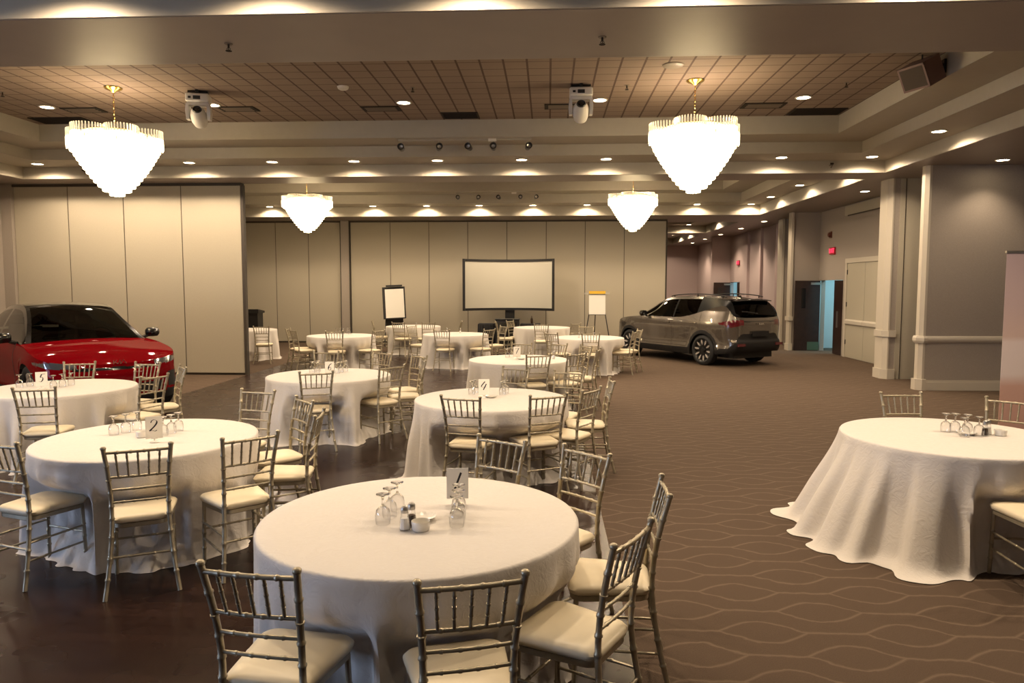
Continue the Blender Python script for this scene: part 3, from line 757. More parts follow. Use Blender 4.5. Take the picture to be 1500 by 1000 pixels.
def shaker(x, y, pepper, label):
    t = thing('pepper_shaker' if pepper else 'salt_shaker', label, 'shaker', (x, y, ZT), 0, 'salt and pepper shakers')
    t.scale = (1.22, 1.22, 1.3)
    link('glass_body', SH_G, t); link('pepper_fill' if pepper else 'salt_fill', SH_P if pepper else SH_S, t); link('cap', SH_C, t)
b = MB(); b.lathe([(0,0),(.036,0),(.041,.006),(.044,.042),(.043,.044),(.041,.042),(.038,.008),(0,.006)], 28, cap=False); RAM = b.mesh('ramekin', M['ceramic'], 60)
b = MB()
rr = []
for r, z, w in ((.001,.006,0),(.035,.006,0),(.05,.012,.001),(.064,.02,.003),(.066,.019,.003),(.05,.008,.001),(.035,.0,0),(.001,.0,0)):
    rr.append([((r + w*cos(18*2*pi*k/72))*cos(2*pi*k/72), (r + w*cos(18*2*pi*k/72))*sin(2*pi*k/72), z) for k in range(72)])
b.loft(rr); PLATE = b.mesh('saucer', M['ceramic'], 60)
def text_mesh(body, size, shear, extrude, m, name, space=1):
    cu = bpy.data.curves.new(name, 'FONT'); cu.body = body; cu.size = size; cu.shear = shear; cu.extrude = extrude; cu.align_x = 'CENTER'; cu.align_y = 'CENTER'; cu.space_character = space
    o = bpy.data.objects.new(name, cu); COL.objects.link(o)
    bpy.context.view_layer.update()
    me = bpy.data.meshes.new_from_object(o.evaluated_get(bpy.context.evaluated_depsgraph_get())); me.name = name
    bpy.data.objects.remove(o); bpy.data.curves.remove(cu); me.materials.clear(); me.materials.append(m); return me
# calligraphic numerals: strokes with a broad slanted nib
def numeral(ch, h=.085):
    P = {'1': [[(.30,.0),(.72,1.0)]], '4': [[(.62,1.0),(.12,.38),(.80,.34)], [(.80,.72),(.40,.0)]],
         '2': [[(.22,.74),(.30,.92),(.52,1.0),(.72,.88),(.70,.68),(.48,.40),(.10,.06),(.30,.12),(.55,.02),(.72,.10)]],
         '5': [[(.95,1.0),(.52,.97)], [(.52,.97),(.36,.58),(.56,.60),(.66,.42),(.58,.16),(.36,.0),(.14,.08)]],
         '6': [[(.82,.98),(.48,.76),(.28,.36),(.34,.06),(.56,.02),(.70,.22),(.64,.46),(.44,.46),(.31,.26)]], '7': [[(.18,.84),(.30,.97),(.52,.90),(.86,.98),(.55,.5),(.34,.0)]]}[ch]
    b = MB()
    for st in P:
        pts = []; 
        for i in range(len(st)-1):     # Catmull-Rom resample
            p0, p1, p2, p3 = st[max(0,i-1)], st[i], st[i+1], st[min(len(st)-1,i+2)]
            m_ = 6 if len(st) > 3 else 4
            for k in range(m_):
                t = k/m_
                pts.append(tuple(.5*(2*p1[c] + (p2[c]-p0[c])*t + (2*p0[c]-5*p1[c]+4*p2[c]-p3[c])*t*t + (3*p1[c]-p0[c]-3*p2[c]+p3[c])*t**3) for c in (0,1)))
        pts.append(st[-1]); L = []; Rr = []
        for i, (x, y) in enumerate(pts):
            dx = pts[min(i+1,len(pts)-1)][0]-pts[max(i-1,0)][0]; dy = pts[min(i+1,len(pts)-1)][1]-pts[max(i-1,0)][1]; q = hypot(dx,dy) or 1
            w = .012 + .055*max(0, -(dx*-.45+dy*-.9)/q if False else abs(dx*.35+dy*.94)/q)**2 * (1 if len(st) < 3 or (dy < 0) else .45)
            nx, ny = -dy/q*w, dx/q*w
            L.append((x+nx, y+ny)); Rr.append((x-nx, y-ny))
        for z in (0,):
            n = len(L); b.add([((x-.48)*h*.9, 0, (y-.5)*h) for x, y in L] + [((x-.48)*h*.9, 0, (y-.5)*h) for x, y in Rr], [(i, i+1, n+i+1, n+i) for i in range(n-1)])
    return b
def number_card(ch, x, y, lab):
    face = atan2(-x, y)                 # turn the printed side toward the middle of the near aisle
    t = thing('table_number_card', lab, 'table number', (x, y, ZT), face*.9, 'table number cards')
    b = MB(); b.box(-.056, .056, -.0015, .0015, .028, .188); b.build('card', M['white_paper'], t)
    b = MB(); b.box(-.052, .052, -.0022, -.0016, .032, .184); c = b.build('border', mat('card_cream', (.92,.88,.78), .8) if 'card_cream' not in bpy.data.materials else bpy.data.materials['card_cream'], t)
    n = numeral(ch).build('numeral', M['ink'], t); n.location = (0, -.0032, .122)
    b = MB(); b.lathe([(0,0),(.032,0),(.033,.003),(.022,.008),(.006,.012),(.005,.024),(.012,.030),(0,.031)], 16); b.box(-.02,.02,-.004,.004,.024,.036); b.build('holder', M['ceramic'], t, 50)
G = goblets
G([(-.78,3.33),(-.77,3.43),(-.755,3.54)], 'left of the salt shaker on table one', 'upturned glasses on table one'); G([(-.425,3.31),(-.43,3.41),(-.44,3.51)], 'before the number card on table one', 'upturned glasses on table one')
number_card('1', -.465, 3.66, 'white card with the number one on the nearest table')
shaker(-.66, 3.25, 0, 'salt shaker beside the ramekin on table one'); shaker(-.637, 3.30, 1, 'dark pepper shaker just behind the salt shaker on table one')
def simple(me, name, x, y, label, cat): o = link(name, me); o.location = (x, y, ZT); tag(o, label, cat); return o
simple(RAM, 'ramekin', -.585, 3.25, 'white ramekin beside the shakers on table one', 'bowl'); simple(PLATE, 'saucer', -.60, 3.40, 'white scalloped saucer behind the ramekin on table one', 'saucer')
G([(-3.29,5.27),(-3.25,5.36),(-3.22,5.46)], 'left of the number card on table two', 'upturned glasses on table two'); G([(-2.90,5.26),(-2.885,5.35),(-2.88,5.45)], 'right of the number card on table two', 'upturned glasses on table two')
number_card('2', -2.84, 5.03, 'white card with the number two on a small stand'); simple(RAM, 'ramekin', -3.03, 5.20, 'small dish left behind the number card on table two', 'bowl')
G([(-5.88,7.72),(-5.84,7.83),(-5.78,7.92)], 'left of the number card on table five', 'upturned glasses on table five'); G([(-5.46,7.68),(-5.44,7.80),(-5.42,7.92)], 'right of the number card on table five', 'upturned glasses on table five')
number_card('5', -5.55, 7.62, 'white card with the number five, in front of the red car')
G([(-3.08,9.26),(-3.03,9.36),(-3.00,9.22)], 'left of the number card on table six', 'upturned glasses on table six'); G([(-2.73,9.20),(-2.71,9.30),(-2.68,9.40)], 'right of the number card on table six', 'upturned glasses on table six')
number_card('6', -2.72, 8.85, 'white card with the number six on the table behind table two')
G([(-.79,7.44),(-.765,7.55)], 'left of the number card on table four', 'upturned glasses on table four'); G([(-.47,7.44),(-.445,7.54)], 'right of the number card on table four', 'upturned glasses on table four')
number_card('4', -.645, 7.24, 'white card with the number four on the table behind table one'); simple(PLATE, 'saucer', -.575, 7.26, 'white saucer beside the number card on table four', 'saucer')
G([(-.64,11.38),(-.585,11.45)], 'left of the number card on table seven', 'upturned glasses on table seven'); G([(-.27,11.48)], 'right of the number card on table seven', 'upturned glasses on table seven')
number_card('7', -.48, 11.18, 'white card with the number seven on the table behind table four'); simple(PLATE, 'saucer', -.41, 11.1, 'white saucer before the number card on table seven', 'saucer'); shaker(.09, 11.2, 0, 'salt shaker near the right rim of table seven')
G([(-4.97,16.72),(-4.90,16.82),(-4.81,16.75),(-4.73,16.84),(-4.65,16.74)], 'on the far left table', 'upturned glasses on the far left table')
shaker(-4.04, 20.0, 0, 'left of two shakers on the table below the black-framed flip chart'); shaker(-3.67, 20.0, 0, 'right of two shakers on the table below the black-framed flip chart')
shaker(-2.12, 17.4, 0, 'right of two shakers on the table before the screen'); shaker(-2.46, 17.5, 0, 'left of two shakers on the table before the screen')
shaker(.68, 15.9, 0, 'left of two shakers on the table by the grey car'); shaker(1.02, 16.0, 0, 'right of two shakers on the table by the grey car'); shaker(-7.66, 18.0, 0, 'shaker on the half-hidden table at the partition edge')
G([(3.08,5.70),(3.15,5.70),(3.22,5.66)], 'at the back left of the right-hand table', 'upturned glasses on the right-hand table'); G([(3.12,5.52),(3.25,5.56)], 'on the saucer side of the right-hand table', 'upturned glasses on the right-hand table')
simple(PLATE, 'saucer', 3.185, 5.60, 'white saucer among the glasses on the right-hand table', 'saucer'); shaker(3.30, 5.57, 1, 'dark pepper shaker on the right-hand table'); shaker(3.345, 5.61, 0, 'salt shaker beside the pepper on the right-hand table'); simple(RAM, 'ramekin', 3.42, 5.58, 'white ramekin on the right-hand table', 'bowl')
# ================================================================== fixtures on the ceiling
def moving_head(x, y, zc, rz, tilt, label):
    t = thing('moving_head_light', label, 'stage light', (x, y, zc), rz, 'moving head stage lights')
    b = MB(); b.box(-.14,.14,-.05,.05,-.05,0); b.box(-.02,.02,-.12,.12,-.03,-.0); b.build('clamp', M['black'], t)
    b = MB(); b.rbox(-.165,.165,-.13,.13,-.17,-.05,.03); b.build('base', M['fixture_white'], t, 40)
    b = MB(); b.box(-.05,.05,-.134,-.13,-.14,-.09); b.box(-.12,-.08,-.134,-.13,-.13,-.10); b.build('control_panel', M['dark_trim'], t)
    b = MB(); b.box(-.15,.15,-.075,.075,-.215,-.175)
    for s in (-1,1):
        b.loft([[(s*.125,-.075,-.19),(s*.165,-.075,-.19),(s*.165,.075,-.19),(s*.125,.075,-.19)],[(s*.125,-.085,-.30),(s*.175,-.085,-.30),(s*.175,.085,-.30),(s*.125,.085,-.30)],[(s*.125,-.06,-.42),(s*.168,-.06,-.42),(s*.168,.06,-.42),(s*.125,.06,-.42)]], True, True)
    b.build('yoke', M['fixture_white'], t, 30)
    R = Matrix.Rotation(tilt, 4, 'X')
    b = MB(); b.lathe([(0,-.19),(.05,-.185),(.095,-.14),(.118,-.05),(.118,.04),(.10,.10),(.072,.14),(.066,.145)], 24, (0,0,-.37), R, cap=False); h = b.build('lamp_head', M['fixture_white'], t, 40)
    b = MB(); b.lathe([(.068,.14),(.060,.165),(.05,.15),(.0,.145)], 24, (0,0,-.37), R, cap=False); b.build('lens_hood', M['black'], h, 40)
    b = MB(); b.lathe([(.0,.158),(.036,.156),(.04,.15)], 20, (0,0,-.37), R, cap=False); b.build('lens', M['gloss_black'], h, 40)
moving_head(-5.2, 10.75, ZC, .25, radians(58), 'white moving head stage light right of the large left chandelier')
moving_head(.46, 10.7, ZC, 0, radians(58), 'white moving head stage light left of the large right chandelier')
def vent(x, y, w, d, dark, label):
    t = thing('ceiling_vent', label, 'vent', (x, y, ZC), 0, 'ceiling vents')
    b = MB(); b.box(-w/2,w/2,-d/2,d/2,-.012,0); b.build('frame', M['vent'], t)
    if not dark:
        for k, yy in enumerate((-.10,-.02,.06)):
            b = MB(); b.loft([[(s*(w/2-.06), yy-.012, -.014),(s*(w/2-.06), yy+.014, -.024),(s*(w/2-.06), yy+.016,-.021),(s*(w/2-.06), yy-.010,-.011)] for s in (-1,1)], True, True); b.build('blade', M['vent_light'], t)
    else:
        b = MB()
        for k in range(9):
            yy = lerp(-d/2+.03, d/2-.03, k/8); b.box(-w/2+.03,w/2-.03,yy-.004,yy+.004,-.02,-.012)
        b.build('grille', M['vent'], t)
vent(-7.61,11.75,.62,.32,False,'louvred ceiling vent beside the large left chandelier')
vent(-8.45,12.45,.95,.45,True,'dark return grille at the left corner of the tiled ceiling')
vent(-5.05,11.8,.60,.32,False,'louvred ceiling vent beside the left moving head light')
vent(-2.72,11.9,.62,.32,False,'louvred ceiling vent left of the middle dark grille')
vent(-1.49,12.42,.62,.42,True,'dark return grille in the middle of the tiled ceiling')
vent(.24,11.9,.62,.32,False,'louvred ceiling vent beside the right moving head light')
vent(3.42,12.0,.66,.34,False,'louvred ceiling vent right of the large right chandelier')
vent(4.42,12.45,.85,.45,True,'dark return grille at the right corner of the tiled ceiling')
b = MB(); b.lathe([(0,-.045),(.05,-.045),(.075,-.03),(.085,0),(0,0)], 24); o = b.build('smoke_detector', M['fixture_white'], None, 40); o.location = (-2.98,10.6,ZC); tag(o, 'round white smoke detector on the tiled ceiling between the moving heads', 'smoke detector')
b = MB(); b.lathe([(0,-.012),(.13,-.012),(.14,-.004),(.14,0),(0,0)], 32); o = b.build('speaker_grille', M['tile'] if False else M['vent_light'], None, 40); o.location = (1.62,9.8,ZC); tag(o, 'round ceiling speaker grille above the large right chandelier', 'speaker')
def sprinkler(x, y, z, label):
    t = thing('fire_sprinkler', label, 'sprinkler', (x, y, z), 0, 'fire sprinklers')
    b = MB(); b.lathe([(0,-.004),(.035,-.004),(.037,0),(0,0)], 16); b.build('escutcheon', M['vent_light'], t, 40)
    b = MB(); b.lathe([(.009,0),(.009,-.03),(.004,-.03),(.004,-.062),(0,-.062)], 8); b.tube([(-.004,0,-.03),(-.017,0,-.045),(-.004,0,-.062)],.003,5); b.tube([(.004,0,-.03),(.017,0,-.045),(.004,0,-.062)],.003,5); b.build('body', M['vent'], t, 40)
    b = MB(); b.lathe([(0,-.064),(.028,-.064),(.028,-.061),(0,-.061)], 12); b.build('deflector', M['vent'], t, 40)
for x, y, z, l in ((-2.85,6.49,S,'left fire sprinkler under the near beam'),(.46,6.48,S,'right fire sprinkler under the near beam'),(-1.98,10.69,ZC,'fire sprinkler on the tiled ceiling left of centre'),(1.12,10.73,ZC,'fire sprinkler between the right moving head and chandelier'),(4.22,10.75,ZC,'fire sprinkler on the tiled ceiling near the hung speaker box'),(-8.13,10.64,ZC,'fire sprinkler at the left end of the tiled ceiling')):
    sprinkler(x, y, z, l)
def sidewall_sprinkler(x, y, z, label):
    t = thing('sidewall_sprinkler', label, 'sprinkler', (x, y, z), 0, 'fire sprinklers')
    b = MB(); b.tube([(0,.0,0),(0,-.09,0)],.014,8); b.tube([(0,-.05,-.05),(.03,-.09,.03)],.012,6); b.build('body', M['vent_light'], t, 40)
    b = MB(); b.obox((.0,-.10,.02),.06,.012,.03); b.build('deflector', M['vent'], t)
sidewall_sprinkler(-9.25,14.28,4.17,'brown sprinkler on the riser left of the large left chandelier')
sidewall_sprinkler(5.35,14.28,4.18,'brown sprinkler on the riser at the right corner of the near bay')
# hung speaker box at the right edge of the tiled ceiling
t = thing('hung_speaker', 'pinkish box loudspeaker hung at the right edge of the tiled ceiling', 'speaker', (4.62,9.45,4.52), 0)
t.scale = (.84,.84,.84)
Q = Matrix.Rotation(radians(-66),4,'Z') @ Matrix.Rotation(radians(28),4,'X')
b = MB(); b.obox((0,0,0),.44,.34,.36,Q); b.build('cabinet', M['speaker'], t)
b = MB(); b.obox(Q @ Vector((0,-.178,0)),.38,.02,.30,Q); b.build('grille', M['speaker_cloth'], t)
b = MB(); b.obox(Q @ Vector((0,-.17,.165)),.44,.03,.03,Q); b.obox(Q @ Vector((0,-.17,-.165)),.44,.03,.03,Q); b.obox(Q @ Vector((.205,-.17,0)),.03,.03,.36,Q); b.obox(Q @ Vector((-.205,-.17,0)),.03,.03,.36,Q); b.build('grille_frame', M['speaker'], t)
b = MB(); b.box(-.03,.34,-.02,.02,.10,.14); b.box(.30,.36,-.04,.04,.0,.2); b.tube([(0,0,.12),(0,0,.27)],.012,6); b.build('bracket', M['black'], t)
# track lights
def track(xs, y, z, where):
    t = thing('light_track', 'thin white light track %s' % where, 'light track', ((xs[0]+xs[-1])/2, y, z), 0)
    L = xs[-1]-xs[0]+.1; b = MB(); b.box(-L/2,L/2,-.018,.018,-.03,0); b.build('rail', M['riser'], t); b = MB(); b.box(L*.18,L*.18+.14,-.025,.025,-.045,0); b.build('feed_box', M['fixture_white'], t)
    for n, x in enumerate(xs):
        k = thing('track_spotlight', '%s black track spotlight from the left on the track %s' % (ordinal(n), where), 'spotlight', (x, y, z-.03), .25*sin(n*2.1), 'track spotlights')
        b = MB(); b.tube([(0,0,0),(0,0,-.07)],.010,6); b.build('stem', M['riser'], k, 60)
        R = Matrix.Rotation(radians(80),4,'X')
        b = MB(); b.lathe([(.025,-.09),(.045,-.06),(.058,.05),(.060,.08),(.046,.075),(.03,.0)], 18, (0,-.0,-.115), R, cap=False); b.build('can', M['black'], k, 50)
        b = MB(); b.lathe([(0,.03),(.034,.045)], 14, (0,0,-.115), R, cap=False); b.build('reflector', M['steel'], k, 50)
track([-2.60,-1.93,-1.40,-.97,-.36], 12.9, Z1, 'below the near tiled ceiling')
track([-2.63,-2.04,-1.44,-.81,-.36], 21.2, 4.60, 'below the far tiled ceiling')
# ================================================================== on the right walls
def exit_sign(y, z, label):
    t = thing('exit_sign', label, 'exit sign', (XW, y, z), 0, 'red exit signs')
    b = MB(); b.box(-.05,0,-.17,.17,-.10,.10); b.build('housing', M['sign_face'], t)
    me = text_mesh('EXIT', .17, 0, .002, M['red_sign'], 'letters', 1.05); o = link('letters', me, t)
    o.rotation_euler = (pi/2, 0, -pi/2); o.location = (-.054, 0, 0)
exit_sign(20.75, 2.87, 'red lit exit sign on the wall above the open dark door'); exit_sign(30.8, 2.86, 'small red exit sign far away in the mauve back room')
def horn(y, z, label):
    t = thing('fire_alarm_horn', label, 'fire alarm', (XW, y, z), 0, 'fire alarm horns')
    b = MB(); b.box(-.03,0,-.07,.07,-.09,.09); b.build('plate', M['alarm'], t); b = MB(); b.lathe([(.06,0),(.065,.05),(.05,.055),(0,.03)], 16, (-.03,0,0), Matrix.Rotation(-pi/2,4,'Y')); b.build('bell', M['alarm'], t, 40)
horn(20.95, 3.33, 'dark red fire alarm horn above the exit sign by the open door'); horn(33.0, 3.36, 'dark fire alarm horn far away in the mauve back room')
t = thing('linear_air_diffuser', 'long cream air diffuser with a dark slot, high above the cream double door', 'vent', (XW-.012, 18.4, 3.86), 0)
b = MB(); b.box(-.05,0,-1.5,1.5,-.11,.14); b.build('housing', M['door_white'], t); b = MB(); b.box(-.055,-.049,-1.45,1.3,-.13,-.10); b.build('slot', M['seam'], t)
# ================================================================== the presentation corner
t = thing('projection_screen', 'white curved projection screen in a thin black frame on a stand', 'screen', (-1.235, 22.62, 0), 0)
W, H0_, H1_, SAG = 2.86, 1.12, 2.74, .75
def scr(u, z, d=0): return (u*W/2, SAG*(1-u*u) + d - .1, z)
n = 24; b = MB(); b.loft([[scr(-1+2*k/n, z, .012*0) for k in range(n+1)] for z in (H0_+.02, H1_-.02)], False); b.build('fabric', M['screen'], t, 60)
b = MB(); F = .078
for z0, z1 in ((H0_, H0_+F), (H1_-F, H1_)):
    b.loft([[(x, y+dy, z) for z, dy in ((z0,-.02),(z1,-.02),(z1,.05),(z0,.05))] for x, y, _ in [scr(-1+2*k/n, 0) for k in range(n+1)]], True, True)
for s in (-1, 1):
    x, y, _ = scr(s, 0); b.box(min(x, x-s*F), max(x, x-s*F), y-.022, y+.05, H0_, H1_)
b.build('frame', M['black'], t)
b = MB(); b.box(-.15,.15,.74,.86,.62,H0_+.03); b.box(-.10,.10,.74,.82,H0_,1.8); b.build('post', M['black'], t)
b = MB(); b.box(-.5,.5,.35,1.1,.0,.05); b.box(-.12,.12,.72,.88,.05,.62); b.build('base', M['black'], t)
t = thing('equipment_cabinet', 'black cabinet below the projection screen', 'cabinet', (-1.235, 22.05, 0), 0)
b = MB(); b.rbox(-.36,.36,-.22,.28,.03,.875,.02); b.build('body', M['black'], t, 40); b = MB(); b.rbox(-.38,.38,-.24,.30,.875,.90,.02); b.build('top', M['black'], t, 40); b = MB(); b.box(-.30,.30,-.232,-.22,.12,.80); b.build('door', M['gloss_black'], t)
def draped(x0, x1, y0, y1, h, label):
    b = MB(); rings = []
    per = [(x0,y0),(x1,y0),(x1,y1),(x0,y1)]; pts = []
    for (ax, ay), (bx, by) in zip(per, per[1:]+per[:1]):
        for k in range(20): pts.append((lerp(ax,bx,k/20), lerp(ay,by,k/20)))
    cx, cy = (x0+x1)/2, (y0+y1)/2
    rings.append([(cx+(x-cx)*.02, cy+(y-cy)*.02, h) for x, y in pts]); rings.append([(x, y, h) for x, y in pts])
    for z, a in ((h-.02,.012),(h*.5,.02),(.01,.035)):
        rings.append([(x + (x-cx)/hypot(x-cx,y-cy)*a*(1+sin(i*1.9))*(-.6 if z < .1 else 1), y + (y-cy)/hypot(x-cx,y-cy)*a*(1+sin(i*1.9))*(-.6 if z < .1 else 1), z) for i, (x, y) in enumerate(pts)])
    b.loft(rings); o = b.build('draped_side_table', M['black_cloth'], None, 40); tag(o, label, 'table'); return o
draped(-2.13,-1.64,22.0,22.5,.745,'black draped side table left of the black cabinet'); draped(-.83,-.25,22.0,22.5,.745,'black draped side table right of the black cabinet')
b = MB(); b.lathe([(0,0),(.036,0),(.038,.01),(.038,.13),(.030,.165),(.014,.19),(.013,.235),(0,.236)], 16); o = b.build('bottle', M['bottle'], None, 50); o.location = (-.50,22.2,.745); tag(o, 'small dark bottle standing on the black side table right of the cabinet', 'bottle')
# flip charts
t = thing('flip_chart', 'flip chart with white pad in a black frame, before the far wall at left', 'flip chart', (-4.80, 22.4, 0), radians(10))
T = Matrix.Rotation(radians(-8),4,'X') @ Matrix.Rotation(radians(-2.5),4,'Y')
b = MB(); b.obox((0,.0,1.37),.70,.03,1.0,T); b.build('board', M['black'], t); b = MB(); b.obox((.02,-.022,1.355),.575,.012,.90,T); b.build('paper_pad', M['white_paper'], t); b = MB(); b.obox((0,-.02,1.90),.50,.05,.05,T); b.build('clamp_bar', M['black'], t)
b = MB(); b.box(-.26,.26,.06,.12,.60,.9); b.box(-.26,.26,-.02,.16,.55,.60); b.build('tray', M['black'], t)
for s in (-1,1):
    b = MB(); b.tube([(s*.26,.08,.9),(s*.30,-.12 if s < 0 else -.12,.01)],.017,8); b.build('leg', M['black'], t)
b = MB(); b.tube([(0,.10,1.5),(0,.55,.01)],.017,8); b.build('leg', M['black'], t)
t = thing('easel', 'black tripod easel with a white pad topped by a yellow band', 'easel', (1.50, 22.3, 0), 0)
T = Matrix.Rotation(radians(-7),4,'X')
b = MB(); b.obox((0,-.02,1.38),.50,.015,.71,T); b.build('paper_pad', M['white_paper'], t)
b = MB(); b.obox((0,-.034,1.70),.50,.012,.085,T); bd = b.build('yellow_band', M['amber'], t); b = MB(); q = T @ Vector((0,-.042,1.69)); b.add([(q.x-.055,q.y,q.z-.035),(q.x+.055,q.y,q.z-.035),(q.x,q.y,q.z+.055)],[(0,1,2)]); b.add([(q.x-.055,q.y+.004,q.z-.035),(q.x+.055,q.y+.004,q.z-.035),(q.x,q.y+.004,q.z+.055)],[(0,2,1)]); b.build('red_mark', M['logo_red'], bd)
b = MB(); b.obox((0,-.005,1.665),.76,.03,.05,T); b.build('cross_bar', M['steel'], t); b = MB(); b.obox((0,-.03,1.02),.45,.06,.02,T); b.build('ledge', M['black'], t)
for x0, x1, y1 in ((-.20,-.42,-.15),(.20,.42,-.15),(-.03,-.06,.55)):
    b = MB(); b.tube([(x0*.75,.03 if y1 < 0 else .08,1.62),(x1,y1,.008)],.015,8); b.build('leg', M['black'], t)
# lectern behind the half-hidden table
t = thing('lectern', 'black lectern at the far left, half hidden by the partition edge', 'lectern', (-8.80, 21.0, 0), 0)
b = MB(); b.box(-.30,.30,-.2,.2,.02,1.10); b.build('body', M['black'], t); b = MB(); b.loft([[(-.34,-.24,1.10),(-.34,.24,1.10),(-.34,.24,1.16),(-.34,-.24,1.22)],[(.34,-.24,1.10),(.34,.24,1.10),(.34,.24,1.16),(.34,-.24,1.22)]], True, True); b.build('reading_top', M['black'], t); b = MB(); b.box(-.34,.34,-.24,.24,0,.04); b.build('base', M['black'], t)
# roll-up banner at the right edge of the frame
t = thing('roll_up_banner', 'tall pale mauve roll-up banner at the right edge of the picture', 'banner', (5.93, 9.0, 0), radians(6))
def banner_mat():
    m = mat('banner_print', (.42,.30,.28), .75); nt = m.node_tree; b = nt.nodes['Principled BSDF']; L = nt.links.new
    tc = N(nt, 'ShaderNodeTexCoord'); sp = N(nt, 'ShaderNodeSeparateXYZ'); L(tc.outputs['Object'], sp.inputs[0])
    r = N(nt, 'ShaderNodeValToRGB'); mr = N(nt, 'ShaderNodeMapRange'); mr.inputs['From Max'].default_value = 2.3; L(sp.outputs[2], mr.inputs['Value']); L(mr.outputs[0], r.inputs[0])
    e = r.color_ramp.elements; e[0].position = 0; e[0].color = (.56,.33,.26,1); e[1].position = 1; e[1].color = (.48,.37,.385,1)
    for p, c in ((.30,(.58,.36,.29,1)),(.36,(.74,.64,.60,1)),(.53,(.74,.63,.60,1)),(.56,(.62,.46,.40,1)),(.72,(.54,.41,.40,1))):
        k = e.new(p); k.color = c
    L(r.outputs[0], b.inputs['Base Color']); return m
M['banner'] = banner_mat()
b = MB(); b.loft([[(-.48,0,z),(.48,0,z),(.48,.004,z),(-.48,.004,z)] for z in (.08,2.28)], True, True); b.build('printed_panel', M['banner'], t); b = MB(); b.box(-.49,.49,-.012,.018,2.28,2.31); b.build('top_bar', M['steel'], t); b = MB(); b.rbox(-.50,.50,-.10,.10,0,.09,.03); b.build('base', M['steel'], t, 40); b = MB(); b.tube([(0,.03,.05),(0,.03,2.30)],.012,8); b.build('pole', M['steel'], t)
